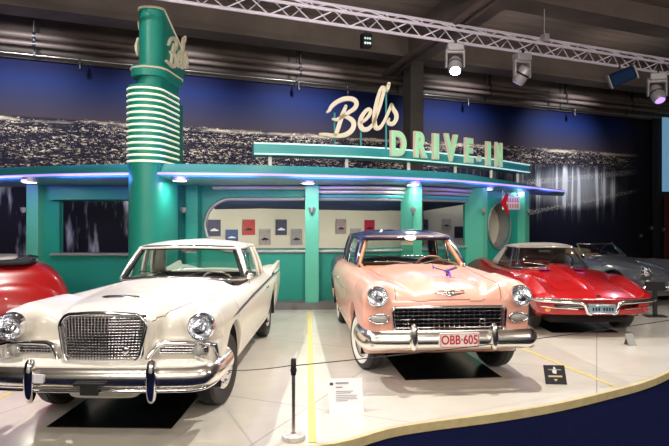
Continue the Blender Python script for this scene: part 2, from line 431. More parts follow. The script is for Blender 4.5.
def steering_wheel(parent,x,y,z,r,mt,tilt=.5):
    n=36; P=[(r*math.cos(2*PI*k/n),0,r*math.sin(2*PI*k/n)) for k in range(n)]
    o=MB().tube(P,.011,8,closed=True).build('steering_wheel',mt,parent,60)
    h=MB().cyl((0,-.01,0),(0,.0,0),.045); 
    for a in (0,PI) if True else (): h.tube([(0,0,0),(r*.98*math.cos(a),0,r*.98*math.sin(a)-.01)],.008,6)
    h.tube([(0,0,0),(0,0,-r*.98)],.008,6); h.cyl((0,-.01,0),(0,-.38,-.05),.02)
    h.build('steering_column',mt,o,40); o.location=(x,y,z); o.rotation_euler=(tilt,0,0); return o
def seat(parent,x0,x1,y,z0,ht,mt,name='seat'):
    o=MB().box((x0,y-.48,z0),(x1,y,z0+.2),.06).build(name,mt,parent,50)
    MB().box((x0,y-.04,z0+.12),(x1,y+.12,z0+ht),.06).build('seat_back',mt,o,50); return o
def tub(parent,w,y0,y1,z0,z1,mt='dark'):
    mb=MB(); v=[(-w,y0,z1),(w,y0,z1),(w,y1,z1),(-w,y1,z1),(-w,y0,z0),(w,y0,z0),(w,y1,z0),(-w,y1,z0)]
    mb.add(v,[(0,1,5,4),(1,2,6,5),(2,3,7,6),(3,0,4,7),(4,5,6,7)]).build('cabin_lining',mt,parent,0)
def chassis(parent,w,y0,y1,z0=.2,z1=.34):
    MB().box((-w,y0,z0),(w,y1,z1),.03).build('chassis','liner',parent,40)
def arches(f,x,y,z,ys,r,zc,xin=.45,k=.02):
    for yy in ys:
        w=np.maximum(np.sqrt((y-yy)**2+(z-zc)**2)-r,xin-np.abs(x)); f=smax(f,-w,k)
    return f
def wiper(parent,pts):
    MB().tube(pts,.006,6).build('wiper','chrome',parent,60)

# ================================================================== pink 1950s sedan
def make_pink():
    root=empty('vintage_sedan',(1.11,6.80,0),R(4.5),'pink 1950s sedan with navy blue roof and white number plate, in the middle','car')
    hz=prof([(-.84,.905),(-.76,.96),(-.6,1.02),(-.3,1.06),(.1,1.095),(.8,1.12),(1.3,1.10),(3.0,1.06),(3.9,.98),(4.3,.9)],.07)
    fz=prof([(-.85,1.045),(-.4,1.06),(.4,1.07),(1.5,1.075),(3.0,1.05),(4.0,1.03)],.1)
    Wz=prof([(.2,.84),(.45,.895),(.7,.925),(.88,.915),(1.0,.885),(1.15,.84)],.06)
    Ty=prof([(-.9,.925),(-.6,.965),(-.2,.99),(.3,1),(3.2,1),(4.2,.93)],.15)
    hw=prof([(-.9,.56),(0,.60),(.8,.66),(3,.66)],.1)
    Fz=prof([(.2,-.70),(.45,-.76),(.6,-.785),(.84,-.80),(.92,-.775),(1.05,-.70)],.04)
    def T(ax,y):
        h=hz(y)-.085*(ax/hw(y))**2.6; g=fz(y)-np.where(ax>.70,.9,.35)*(ax-.70)**2*3
        return smax(h,g,.05)
    def f(x,y,z):
        ax=np.abs(x)
        b=smax(z-T(ax,y),ax-Wz(z)*Ty(y),.09)
        fr=Fz(z)+.07*(ax/.9)**4-y; b=smax(b,fr,.07); b=smax(b,y-4.08+.3*(z-.6)**2,.15); b=smax(b,.27+.16*np.clip((-.45-y)/.25,0,1)-z,.05)
        pod=capsule(ax,y,z,(.742,-.70,.925),(.725,-.1,.95),.128,.12); b=smin(b,pod,.07); b=np.maximum(b,-.825-y); b=pocket(b,x,y,z,.742,-.72,.925,.091)
        b=arches(b,x,y,z,(0,2.92),.40,.35)
        b=smax(b,-rbox(x,y,z,(0,1.95,.95),(.715,1.10,.55),.08),.02)
        b=smax(b,-rbox(x,y,z,(0,-.80,.69),(.575,.14,.13),.05),.012)
        return b
    res=.015; V,Q,N=polygonise(f,(-.99,-.93,.2),(.99,4.2,1.25),res)
    hoodg=lambda P: np.maximum(np.maximum(np.abs(P[:,0])-hw(P[:,1])*.97,P[:,1]-.74),-.95-P[:,1])
    def up(P,Nn): return (Nn[:,2]>.25)&(P[:,2]>.86)
    def dg(a,b): return lambda P: np.maximum(np.maximum(a-P[:,1],P[:,1]-b),.40-P[:,2])
    def sd(sg): return lambda P,Nn: (P[:,0]*sg>.72)&(P[:,2]<1.06)&(Nn[:,0]*sg>.2)
    pl=[('hood',hoodg,up,'pink_paint')]
    for sg in(-1,1): pl+=[('door',dg(.95,1.98),sd(sg),'pink_paint'),('door',dg(1.98,2.62),sd(sg),'pink_paint')]
    pl+=[('rear_quarter',lambda P:3.0-P[:,1]+.5*(.6-P[:,2]),lambda P,Nn:(P[:,1]>2.6)&(P[:,2]>.5),'navy_paint')]
    panels(V,Q,N,res,pl,'car_body','pink_paint',root)
    B=Loop(.755,.80,3.10,6,lambda x,y: float(T(abs(x),y))-.015 if y<1 else 1.06+.03*max(0,(2-y)))
    C=Loop(.675,1.28,2.88,4.2,lambda x,y: 1.458-.02*abs(y-2.0)-.035*(abs(x)/.685)**6*(y<1.6))
    a0,a1=B.phi(1.10),C.phi(1.42)
    o=ruled(B,C,(-a0,a0),(-a1,a1),(0.02,.97),.03,48,6).build('windshield','glass',root,60)
    def ring(pa,pb,name,mt,r,par,ins=0):
        e=edge(B,C,pa,pb,.0,30)+[B(pa[1]).lerp(C(pb[1]),t) for t in (.25,.5,.75)]+edge(B,C,pa,pb,1.0,30)[::-1]+[B(pa[0]).lerp(C(pb[0]),t) for t in (.75,.5,.25)]
        if ins: e=[Vector((p.x*(1-ins),p.y+ins*1.0,p.z-.01)) for p in e]
        MB().tube(e,r,8,closed=True).build(name,mt,par,60)
    ring((-a0,a0),(-a1,a1),'windshield_frame','chrome',.012,o)
    ring((-a0*.985,a0*.985),(-a1*.985,a1*.985),'windshield_garnish','coral_trim',.032,o,.045)
    for s in(-1,1):
        P=lambda ya,yb,za,zb:((s*B.phi(ya),s*B.phi(yb)),(s*C.phi(za),s*C.phi(zb)))
        for (ya,yb,za,zb,nm,mt,th) in [(1.10,1.17,1.42,1.50,'front_pillar','navy_paint',.05),(1.95,2.01,2.0,2.05,'centre_pillar','navy_paint',.04),(2.62,2.90,2.50,2.72,'rear_pillar','navy_paint',.04)]:
            pa,pb=P(ya,yb,za,zb); thick(ruled(B,C,pa,pb,(0,1),.02,6,6).build(nm,mt,root,60),th,0)
        for (ya,yb,za,zb) in [(1.18,1.94,1.51,1.99),(2.02,2.61,2.06,2.49)]:
            pa,pb=P(ya,yb,za,zb); g=ruled(B,C,pa,pb,(0,.98),.015,12,5).build('side_window','glass',root,60)
            ring(pa,pb,'window_frame','chrome',.008,g)
    rp=B.phi(2.92); rc=C.phi(2.73)
    g=ruled(B,C,(rp,2*PI-rp),(rc,2*PI-rc),(0,.98),.03,40,5).build('rear_window','glass',root,60); ring((rp,2*PI-rp),(rc,2*PI-rc),'window_frame','chrome',.01,g)
    ro=roof_panel('roof',C,.080,3.0,'navy_paint',root,over=1.035)
    roof_panel('headliner',C,.062,3.0,'dark',ro,over=1.0,zo=-.015)
    MB().tube([C(p)+Vector((0,0,-.005)) for p in np.linspace(-2.2,2.2,60)],.010,8).build('drip_rail','chrome',ro,60)
    # oval sticker and mirror hanging at the header
    MB().lathe([(.001,0),(.05,0),(.05,.004),(.001,.004)],n=28).xf(Matrix.Translation((.02,1.225,1.44))@Matrix.Diagonal((1.6,1,.8,1))@Matrix.Rotation(-.5,4,'X')).build('window_sticker','ivory',root,30)
    MB().box((-.09,1.36,1.335),(.09,1.38,1.39),.008).build('mirror','ivory',root,40)
    tub(root,.70,.90,3.0,.33,.98); chassis(root,.62,-.20,3.9)
    MB().box((-.66,.92,.86),(.66,1.12,1.08),.05).build('dashboard','coral_trim',root,50)
    seat(root,-.62,.62,2.05,.38,.60,'seat_brown'); seat(root,-.62,.62,2.92,.38,.60,'seat_brown')
    steering_wheel(root,.33,1.42,1.045,.195,'coral_trim',.75)
    for s in(-1,1): headlight(root,s*.742,-.822,.925,.088)
    for s in(-1,1):
        l=MB().ell((s*.725,-.795,.70),(.085,.035,.036),24,12,.8).build('parking_lamp','frosted',root,60)
        MB().tube([(s*.725+.10*math.cos(t),-.80,.70+.048*math.sin(t)*(1-.2*math.cos(t)*s)) for t in np.linspace(0,2*PI,28)[:-1]],.011,8,closed=True).build('lamp_rim','chrome',l,60)
    # grille
    g=MB().box((-.57,-.70,.57),(.57,-.69,.81)).build('grille','dark',root,0)
    rec=[]
    for (cx,cz,a0_) in ((.54,.775,0),(-.54,.775,PI/2),(-.525,.605,PI),(.525,.605,1.5*PI)):
        for k in range(7): a=a0_+k*PI/12; rec.append((cx+.045*math.cos(a),-.805,cz+.04*math.sin(a)))
    MB().tube(rec,.017,8,closed=True).build('grille_frame','chrome',g,60)
    for z in (.605,.645,.685,.725,.765): MB().box((-.56,-.80,z-.006),(.56,-.74,z+.006),.003).build('grille_bar','chrome',g,30)
    for k in range(21):
        x=-.53+k*.053; MB().box((x-.004,-.793,.58),(x+.004,-.74,.80)).build('grille_slat','chrome',g,0)
    # bumper
    path=[]
    for t in np.linspace(-1,1,61):
        a=abs(t); x=math.copysign(.895*math.sin(min(a,1)*PI/2)**.92,t) if a>0 else 0
        y=-.905+.04*a**2+.42*max(0,(a-.62)/.38)**2.6
        path.append((x,y,.495))
    pr=[(0,-.095),(.03,-.085),(.052,-.04),(.055,0),(.045,.045),(.02,.085),(-.005,.10),(-.02,.085),(0,.05),(.01,0),(0,-.06)]
    b=MB().sweep(path,pr,side=1).build('bumper','bumper_chrome',root,50)
    for s in(-1,1):
        MB().ell((s*.405,-.965,.54),(.042,.05,.135),18,14,.8).build('bumper_guard','bumper_chrome',b,60)
        MB().box((s*.35-.04,-.92,.42),(s*.35+.04,-.5,.50),.01).build('bumper_bracket','dark_metal',b,40)
    # number plate
    p=MB().box((-.15,-.985,.435),(.25,-.970,.585),.006).build('number_plate','plate_white',root,30); tag(p,'white plate with red characters')
    fr=[]
    for (cx,cz,a0_) in ((.178,.563,0),(-.178,.563,PI/2),(-.178,.457,PI),(.178,.457,1.5*PI)):
        for k in range(5): a=a0_+k*PI/8; fr.append((cx+.05+.012*math.cos(a),-.987,cz+.012*math.sin(a)))
    MB().tube(fr,.0035,6,closed=True).build('plate_border','plate_red',p,60)
    tm=text_mb('OBB\u00b7605',.125,.002,.002,sx=.80); tm.xf(Matrix.Translation((.05,-.988,.512))@UP).build('plate_number','plate_red',p,0)
    # hood bird ornament, emblem, side trim
    o=MB().ell((0,-.60,1.075),(.022,.11,.022),12,10)
    for s in(-1,1):
        o.add([(0,-.60,1.085),(0,-.50,1.085),(s*.10,-.50,1.115),(s*.13,-.53,1.125),(s*.12,-.57,1.12),(0,-.60,1.075),(0,-.50,1.075),(s*.10,-.50,1.105),(s*.13,-.53,1.115),(s*.12,-.57,1.11)],[(0,1,2,3,4),(9,8,7,6,5),(0,4,9,5),(4,3,8,9),(3,2,7,8),(2,1,6,7)])
        o.add([(s*.12,-.49,1.10),(s*.13,-.46,1.15),(s*.12,-.52,1.12),(s*.135,-.49,1.10)],[(0,1,2),(1,3,2),(0,3,1),(0,2,3)])
    o.tube([(0,-.70,1.06),(0,-.76,1.03)],[.02,.004],8).tube([(0,-.6,1.03),(0,-.6,1.07)],.015,8).xf(Matrix.Translation((.10,.26,.05))).build('hood_ornament','purple',root,50)
    e=MB().box((-.05,-.80,.935),(.05,-.782,.965),.006)
    for s in(-1,1): e.tube([(0,-.805,.925),(s*.06,-.80,.94),(s*.17,-.785,.955)],[.014,.012,.006],8)
    e.box((-.15,-.79,.965),(.15,-.775,.980),.003); e.xf(Matrix.Translation((0,-.022,.004))).build('hood_emblem','chrome',root,50)
    for s in(-1,1):
        MB().tube([(s*(float(Wz(.80)*Ty(y))+.003),y,.81-.006*y) for y in np.linspace(1.0,3.9,24)],.010,6).build('side_trim','chrome',root,60)
        MB().box((s*.93-.012,1.75,.84),(s*.93+.012,1.90,.865),.006).build('door_handle','chrome',root,50)
    wiper(root,[(-.05,.74,1.13),(-.25,.86,1.15),(-.52,.95,1.14)]); wiper(root,[(.05,.74,1.13),(.25,.84,1.16),(.5,.95,1.17)])
    for yy in(0,2.92):
        well(root,yy,.46,.86,.39,.35)
        for s in(-1,1): wheel(root,s*.735,yy,.335,.175,'chevy',(.26 if yy==0 else 0),s)
    return root

# ================================================================== white coupe
def make_white():
    root=empty('vintage_coupe',(-1.815,5.50,0),R(-1.0),'cream white 1950s coupe with tall upright mesh grille and tail fins, nearest car at left','car')
    hz=prof([(-.95,.90),(-.86,.955),(-.7,1.0),(-.3,1.03),(.5,1.04),(1.1,1.05),(1.5,1.02),(3.3,.97),(4.2,.86)],.06)
    fz=prof([(-.85,.955),(-.6,.985),(-.2,.985),(.6,.965),(1.5,.95),(2.6,.93),(3.3,.95),(4.2,.95)],.12)
    Wz=prof([(.2,.80),(.4,.86),(.6,.895),(.78,.905),(.95,.88),(1.1,.84)],.05)
    Ty=prof([(-.9,.95),(-.4,.98),(.2,1),(3.2,1),(4.3,.93)],.15)
    hw=prof([(-.95,.36),(-.5,.44),(.2,.56),(1.1,.66),(2,.7)],.12)
    def T(ax,y):
        w=hw(y); h=hz(y)-.05*(ax/w)**2-np.clip(ax-w*.85,0,1)*.55
        g=fz(y)-np.where(ax>.74,3.2,.9)*(ax-.74)**2
        return smax(h,g,.07)
    def f(x,y,z):
        ax=np.abs(x)
        b=smax(z-T(ax,y),ax-Wz(z)*Ty(y),.10)
        fr=-.66+.05*(ax/.9)**3-.12*np.clip(.72-z,0,.2)-y; b=smax(b,fr,.14)
        nw=.335+.07*(z-.6)/.35
        ns=smax(smax(ax-nw,z-hz(y)+.05*(ax/.36)**2,.06),smax(-.885+.14*np.clip(z-.6,-.2,.5)**2+.04*(ax/.35)**2-y,y-.2,.02),.05)
        b=smin(b,ns,.10)
        b=smax(b,y-4.25+.35*(z-.6)**2,.12); b=smax(b,.30-z,.05)
        pod=capsule(ax,y,z,(.768,-.68,.86),(.75,.1,.86),.130,.11); b=smin(b,pod,.09); b=np.maximum(b,-.90-y); b=pocket(b,x,y,z,.768,-.70,.86,.094)
        low=smax(rbox(ax,y,z,(.60,-.42,.60),(.265,.33,.115),.05),-1-0*x,.01); b=smin(b,low,.05)
        fin=smax(np.abs(ax-.82+.10*(1.05-z))-.030,smax(z-.93-.035*np.clip(y-3.2,0,2)*2.2,smax(3.0-y,y-4.22-.12*(z-.8),.03),.04),.03); b=smin(b,fin,.06)
        b=arches(b,x,y,z,(0,3.06),.405,.36)
        b=smax(b,-rbox(x,y,z,(0,2.1,.95),(.71,1.0,.55),.08),.02)
        b=smax(b,-smax(rbox(x,y,z,(0,-.86,.775),(.32,.10,.165),.05),-1-0*x,.01),.012)
        b=smax(b,-rbox(ax,y,z,(.615,-.80,.665),(.195,.12,.032),.02),.01)
        return b
    res=.015; V,Q,N=polygonise(f,(-.98,-.99,.22),(.98,4.4,1.2),res)
    hoodg=lambda P: np.maximum(np.abs(P[:,0])-hw(P[:,1])*1.0-.01,P[:,1]-1.12)
    pl=[('hood',hoodg,lambda P,Nn:(Nn[:,2]>.25)&(P[:,2]>.90)&(P[:,1]<1.2),'white_paint')]
    for sg in(-1,1): pl+=[('door',lambda P: np.maximum(np.maximum(1.15-P[:,1],P[:,1]-2.35),.42-P[:,2]),(lambda sg:lambda P,Nn:(P[:,0]*sg>.70)&(P[:,2]<.97)&(Nn[:,0]*sg>.2))(sg),'white_paint')]
    pl+=[('trunk_lid',lambda P: np.maximum(np.maximum(np.abs(P[:,0])-.60,3.35-P[:,1]),P[:,1]-4.1),lambda P,Nn:(Nn[:,2]>.4)&(P[:,1]>3.2),'white_paint')]
    panels(V,Q,N,res,pl,'car_body','white_paint',root)
    B=Loop(.765,1.15,3.20,5,lambda x,y: 1.045-.04*(abs(x)/.7)**2-.045*max(0,y-1.4))
    C=Loop(.655,1.60,2.85,4.0,lambda x,y: 1.385-.03*abs(y-2.1)-.02*(abs(x)/.56)**2)
    a0,a1=B.phi(1.46),C.phi(1.72)
    def ring(pa,pb,name,mt,r,par,dx=1.0,dy=0):
        e=edge(B,C,pa,pb,.0,30)+[B(pa[1]).lerp(C(pb[1]),t) for t in (.25,.5,.75)]+edge(B,C,pa,pb,1.0,30)[::-1]+[B(pa[0]).lerp(C(pb[0]),t) for t in (.75,.5,.25)]
        e=[Vector((p.x*dx,p.y+dy,p.z)) for p in e]; MB().tube(e,r,8,closed=True).build(name,mt,par,60)
    o=ruled(B,C,(-a0,a0),(-a1,a1),(.02,.97),.03,48,6).build('windshield','glass',root,60)
    ring((-a0,a0),(-a1,a1),'windshield_frame','chrome',.014,o)
    ring((-a0*.98,a0*.98),(-a1*.98,a1*.98),'windshield_gasket','dark',.022,o,.965,.035)
    for s in(-1,1):
        P=lambda ya,yb,za,zb:((s*B.phi(ya),s*B.phi(yb)),(s*C.phi(za),s*C.phi(zb)))
        for (ya,yb,za,zb,nm) in [(1.46,1.51,1.72,1.77,'front_pillar'),(2.26,2.34,2.20,2.28,'centre_pillar'),(2.62,3.02,2.44,2.68,'rear_pillar')]:
            pa,pb=P(ya,yb,za,zb); thick(ruled(B,C,pa,pb,(0,1),.02,6,6).build(nm,'white_paint',root,60),.035,0)
        for (ya,yb,za,zb) in [(1.52,1.80,1.78,1.90),(1.82,2.25,1.92,2.19),(2.35,2.61,2.29,2.43)]:
            pa,pb=P(ya,yb,za,zb); g=ruled(B,C,pa,pb,(0,.97),.015,10,5).build('side_window','glass',root,60); ring(pa,pb,'window_frame','chrome',.008,g)
    rp=B.phi(3.04); rc=C.phi(2.70)
    g=ruled(B,C,(rp,2*PI-rp),(rc,2*PI-rc),(0,.98),.04,36,5).build('rear_window','glass',root,60); ring((rp,2*PI-rp),(rc,2*PI-rc),'window_frame','chrome',.01,g)
    ro=roof_panel('roof',C,.075,2.8,'white_paint',root,over=1.04); roof_panel('headliner',C,.055,2.8,'dark',ro,over=1.0,zo=-.015)
    MB().tube([C(p)+Vector((0,0,-.004)) for p in np.linspace(-2.0,2.0,60)],.009,8).build('drip_rail','chrome',ro,60)
    tub(root,.695,1.28,3.05,.33,.93); chassis(root,.60,-.45,3.9,.22,.36)
    MB().box((-.62,1.30,.82),(.62,1.50,1.01),.05).build('dashboard','dark_metal',root,50)
    seat(root,-.58,-.03,2.45,.36,.56,'seat_brown'); seat(root,.03,.58,2.45,.36,.56,'seat_brown'); seat(root,-.58,.58,3.05,.36,.52,'seat_brown')
    steering_wheel(root,.34,1.80,.94,.185,'ivory',.85)
    MB().box((-.10,1.73,1.29),(.10,1.75,1.345),.008).build('mirror','chrome',root,40)
    for s in(-1,1): headlight(root,s*.768,-.81,.86,.09)
    # upright grille
    g=MB().box((-.325,-.79,.60),(.325,-.78,.95)).build('grille','dark',root,0)
    def gx(z): return .300+.035*(z-.60)/.35
    def gy(x,z): return -.885+.14*max(min(z-.6,.5),-.2)**2+.04*(x/.35)**2
    fr=[]
    for (cx,cz,a0_,rr) in ((.255,.865,0,.088),(-.255,.865,PI/2,.088),(-.215,.675,PI,.09),(.215,.675,1.5*PI,.09)):
        for k in range(9):
            a=a0_+k*PI/16; x=cx+rr*math.cos(a); z=cz+rr*math.sin(a)+(.03*(1-(cx and (x/.33)**2)) if cz>.8 else 0); fr.append((x,gy(x,z)-.012,z))
    top=[(x,gy(x,.95)-.012,.95+.03*(1-(x/.33)**2)) for x in np.linspace(.2,-.2,8)]
    fr=fr[:9]+top+fr[9:]
    MB().tube(fr,.016,8,closed=True).build('grille_frame','chrome',g,60)
    for k in range(16):
        z=.603+k*.0222; w=gx(z)-(.07 if k in(0,15) else 0); MB().tube([(x,gy(x,z)+.003,z) for x in np.linspace(-w,w,25)],.0040,6).build('grille_bar','chrome',g,60)
    for k in range(25):
        u=-1+k/12; MB().tube([(u*gx(z)*.98,gy(u*.33,z)-.003,z) for z in np.linspace(.60 if abs(u)<.75 else .62+.16*(abs(u)-.75),.965-.03*u*u if abs(u)<.93 else .90,5)],.0046,6).build('grille_slat','chrome',g,60)
    MB().ell((.19,-.875,.69),(.028,.015,.035),14,10).build('grille_badge','chrome',g,60)
    # side grilles
    for s in(-1,1):
        q=MB().box((min(s*.42,s*.82),-.735,.63),(max(s*.42,s*.82),-.725,.705)).build('side_grille','dark',root,0)
        for z in (.645,.667,.689): MB().tube([(s*.42,-.775,z),(s*.81,-.76,z)],.004,6).build('grille_bar','chrome',q,60)
        for k in range(16): x=s*(.43+k*.025); MB().tube([(x,-.772,.632),(x,-.772,.702)],.0035,6).build('grille_slat','chrome',q,60)
        pth=[(s*.33,-.86,.60-.045),(s*.37,-.84,.64),(s*.42,-.80,.705),(s*.47,-.79,.725),(s*.60,-.785,.728),(s*.80,-.765,.72),(s*.865,-.74,.70),(s*.875,-.73,.64),(s*.89,-.70,.56)]
        MB().tube(pth,[.018,.022,.026,.024,.02,.02,.024,.022,.02],10).build('grille_surround','chrome',q,60)
        l=MB().lathe([(.042,.02),(.042,-.012),(.036,-.02),(.02,-.028),(.001,-.030)],(s*.745,-.785,.668),n=24).build('parking_lamp','frosted',root,50)
        MB().tube([(s*.745+.044*math.cos(t),-.795,.668+.044*math.sin(t)) for t in np.linspace(0,2*PI,25)[:-1]],.008,6,closed=True).build('lamp_rim','chrome',l,60)
    # bumper
    path=[]
    for t in np.linspace(-1,1,61):
        a=abs(t); x=math.copysign(.925*math.sin(a*PI/2)**.95,t) if a>0 else 0
        path.append((x,-1.03+.10*a**2+.42*max(0,(a-.66)/.34)**2.5,.50+.03*max(0,(a-.6)/.4)))
    pr=[(0,-.06),(.03,-.055),(.045,-.035),(.052,0),(.05,.035),(.035,.07),(.01,.09),(-.015,.08),(0,.05),(.005,0),(0,-.04)]
    b=MB().sweep(path,pr).build('bumper','bumper_chrome',root,45)
    MB().tube([(p[0]*.985,p[1]-.028,p[2]-.078) for p in path],.016,8).build('bumper_lip','chrome',b,60)
    MB().sweep([(p[0]*.97,p[1]+.03,p[2]) for p in path[6:-6]],[(0,.085),(.03,.088),(.03,.098),(-.15,.115),(-.15,.10)]).build('splash_pan','white_paint',b,45)
    for s in(-1,1):
        MB().ell((s*.46,-1.07,.50),(.040,.055,.165),18,14,.75).build('bumper_guard','chrome',b,60)
        MB().box((s*.40-.04,-.98,.42),(s*.40+.04,-.4,.48),.01).build('bumper_bracket','dark_metal',b,40)
    MB().box((-.12,-1.11,.47),(.12,-1.09,.495),.005).box((-.07,-1.105,.40),(.07,-1.085,.47),.005).build('plate_bracket','black',root,40)
    MB().box((-.44,-1.09,.485),(-.35,-1.082,.555),.004).xf(Matrix.Identity(4)).build('sticker','card_white',root,0)
    # hood scoop trim, side stripe, mirror
    MB().ell((-.02,-.42,1.04),(.165,.035,.020),24,10,.7).box((-.12,-.46,1.02),(.12,-.40,1.035),.006).build('hood_trim','chrome',root,50)
    for s in(-1,1):
        st=[(s*(float(Wz(z)*Ty(y))+.006),y,z) for y,z in [(-.55,.80),(.2,.835),(1.0,.865),(2.0,.885),(2.8,.90),(3.0,.93)]]
        MB().tube(st,.011,6).build('side_trim','dark_metal',root,60)
        MB().tube([(s*(float(Wz(z)*Ty(y))+.006),y,z) for y,z in [(2.75,.955),(3.0,.90),(3.6,.88),(4.2,.86)]],.012,6).build('fin_trim','chrome',root,60)
        MB().box((s*.905-.012,2.1,.80),(s*.905+.012,2.25,.825),.006).build('door_handle','chrome',root,50)
    mm=MB().lathe([(.001,-.03),(.035,-.025),(.052,0),(.052,.015),(.001,.015)],n=24).cyl((0,0,-.11),(0,0,-.03),.01,10).build('side_mirror','chrome',root,50); mm.location=(.80,1.35,1.06)
    wiper(root,[(-.05,1.10,1.06),(-.25,1.25,1.09),(-.5,1.40,1.09)]); wiper(root,[(.1,1.12,1.06),(.3,1.28,1.10),(.56,1.42,1.06)])
    for yy in(0,3.06):
        well(root,yy,.46,.84,.395,.36)
        for s in(-1,1): wheel(root,s*.72,yy,.335,.17,'hawk',(-.18 if yy==0 else 0),s)
    return root

# ================================================================== red sports car
def make_red():
    root=empty('sports_car',(3.72,9.15,0),R(1.0),'low red sports car with pale canvas top, right of the pink sedan','car')
    hz=prof([(-.92,.555),(-.7,.64),(-.3,.73),(.2,.81),(.6,.88),(1.0,.88),(2.0,.86),(2.6,.86),(3.2,.80),(3.6,.72)],.08)
    fz=prof([(-.92,.57),(-.6,.69),(-.25,.80),(0,.835),(.35,.80),(.8,.79),(1.6,.81),(2.2,.88),(2.6,.915),(3.0,.87),(3.6,.74)],.1)
    Wz=prof([(.2,.72),(.35,.80),(.5,.86),(.6,.885),(.7,.87),(.85,.80),(1.0,.72)],.03)
    Ty=prof([(-.95,.95),(-.5,.985),(0,1),(.8,.965),(1.6,.97),(2.4,1.0),(3.6,.93)],.12)
    def T(ax,y):
        h=hz(y)-.03*(ax/.5)**2; g=fz(y)-.42*np.abs(ax-.70)-.5*(ax-.70)**2
        s=np.clip((y+.55)/1.15,0,1); w=.06+.13*s; bul=(.010+.050*np.sqrt(s))*np.clip(1.35-(ax/np.maximum(w,.02))**2,-1,1)*((y>-.6)&(y<.75))
        h=np.where((y>-.58)&(y<.72),h+np.clip(bul,0,1),h)
        return smax(h,g,.045)
    def f(x,y,z):
        ax=np.abs(x); b=smax(z-T(ax,y),ax-Wz(z)*Ty(y),.03)
        fr=-.87+.22*(ax/.88)**3+np.where(z<.55,.35*(.55-z),.15*(z-.55))-y; b=smax(b,fr,.04); b=smax(b,y-3.58+.5*np.abs(z-.6)+.1*ax**2,.06); b=smax(b,.25+.07*np.clip((-.4-y)/.2,0,1)-z,.05)
        b=arches(b,x,y,z,(0,2.49),.365,.33,.42)
        b=smax(b,-rbox(x,y,z,(0,1.52,.8),(.62,.78,.50),.08),.02)
        b=smax(b,-rbox(x,y,z,(0,-.75,.46),(.60,.20,.045),.03),.01)
        return b
    res=.017; V,Q,N=polygonise(f,(-.97,-.97,.18),(.97,3.7,1.05),res)
    pl=[('hood',lambda P: np.maximum(np.maximum(np.abs(P[:,0])-.50-.03*P[:,1],P[:,1]-.66),-.55-P[:,1]),lambda P,Nn:(Nn[:,2]>.5)&(P[:,2]>.6)&(P[:,1]<.8),'red_paint')]
    for sg in(-1,1): pl+=[('door',lambda P: np.maximum(np.maximum(.78-P[:,1],P[:,1]-1.85),.34-P[:,2]),(lambda sg:lambda P,Nn:(P[:,0]*sg>.64)&(P[:,2]<.85)&(Nn[:,0]*sg>.2))(sg),'red_paint')]
    panels(V,Q,N,res,pl,'car_body','red_paint',root)
    B=Loop(.655,.62,2.55,4.6,lambda x,y: .885-.03*(abs(x)/.65)**2-.01*max(0,y-1))
    C=Loop(.52,1.12,2.00,4.0,lambda x,y: 1.20-.05*max(0,y-1.5))
    a0,a1=B.phi(.86),C.phi(1.20)
    def ring(pa,pb,name,mt,r,par):
        e=edge(B,C,pa,pb,.0,30)+[B(pa[1]).lerp(C(pb[1]),t) for t in (.25,.5,.75)]+edge(B,C,pa,pb,1.0,30)[::-1]+[B(pa[0]).lerp(C(pb[0]),t) for t in (.75,.5,.25)]
        MB().tube(e,r,8,closed=True).build(name,mt,par,60)
    o=ruled(B,C,(-a0,a0),(-a1,a1),(.02,.97),.02,40,6).build('windshield','glass',root,60); ring((-a0,a0),(-a1,a1),'windshield_frame','chrome',.014,o)
    for s in(-1,1):
        P=lambda ya,yb,za,zb:((s*B.phi(ya),s*B.phi(yb)),(s*C.phi(za),s*C.phi(zb)))
        for ya,yb,za,zb in[(.90,1.08,1.24,1.32),(1.10,1.80,1.34,1.62)]:
            pa,pb=P(ya,yb,za,zb); g=ruled(B,C,pa,pb,(0,.97),.012,10,5).build('side_window','glass',root,60); ring(pa,pb,'window_frame','chrome',.008,g)
        pa,pb=P(1.82,2.35,1.64,1.9); thick(ruled(B,C,pa,pb,(0,1),.0,10,6).build('canvas_top_side','cloth_white',root,60),.015,0)
    rp=B.phi(2.36); rc=C.phi(1.9); thick(ruled(B,C,(rp,2*PI-rp),(rc,2*PI-rc),(0,1),.02,36,6).build('canvas_top_rear','cloth_white',root,60),.015,0)
    ro=roof_panel('canvas_top','%s'%'cloth_white',.05,.05,'cloth_white',root) if False else roof_panel('canvas_top',C,.055,3.2,'cloth_white',root,over=1.05)
    tub(root,.60,.78,2.26,.25,.80); chassis(root,.58,-.5,3.2,.17,.30)
    MB().box((-.58,.80,.70),(.58,.98,.87),.04).build('dashboard','dark_metal',root,50)
    seat(root,-.52,-.08,1.85,.26,.58,'seat_brown'); seat(root,.08,.52,1.85,.26,.58,'seat_brown'); steering_wheel(root,.30,1.20,.90,.19,'dark_metal',.35)
    MB().box((-.10,1.20,1.09),(.10,1.215,1.14),.006).build('mirror','mirror',root,40)
    # bumper blades, plate, lower grille
    for s in(-1,1):
        p=[(s*.90,-.62,.55),(s*.86,-.74,.545),(s*.76,-.80,.54),(s*.5,-.885,.53),(s*.30,-.92,.525),(s*.235,-.93,.50),(s*.215,-.93,.44),(s*.20,-.93,.385),(s*.15,-.93,.36)]
        MB().tube(p,[.010,.022,.026,.026,.026,.026,.026,.024,.016],10,flat=1.1).build('bumper','chrome',root,60)
        MB().tube([(s*.33,-.90,.43),(s*.62,-.83,.44),(s*.80,-.74,.45)],.010,8).build('valance_trim','chrome',root,60)
        l=MB().ell((s*.70,-.765,.40),(.042,.02,.026),16,10).build('turn_lamp','amber' if s<0 else 'plate_red',root,60)
    gb=MB().box((-.6,-.60,.41),(.6,-.59,.51)).build('grille','dark',root,0)
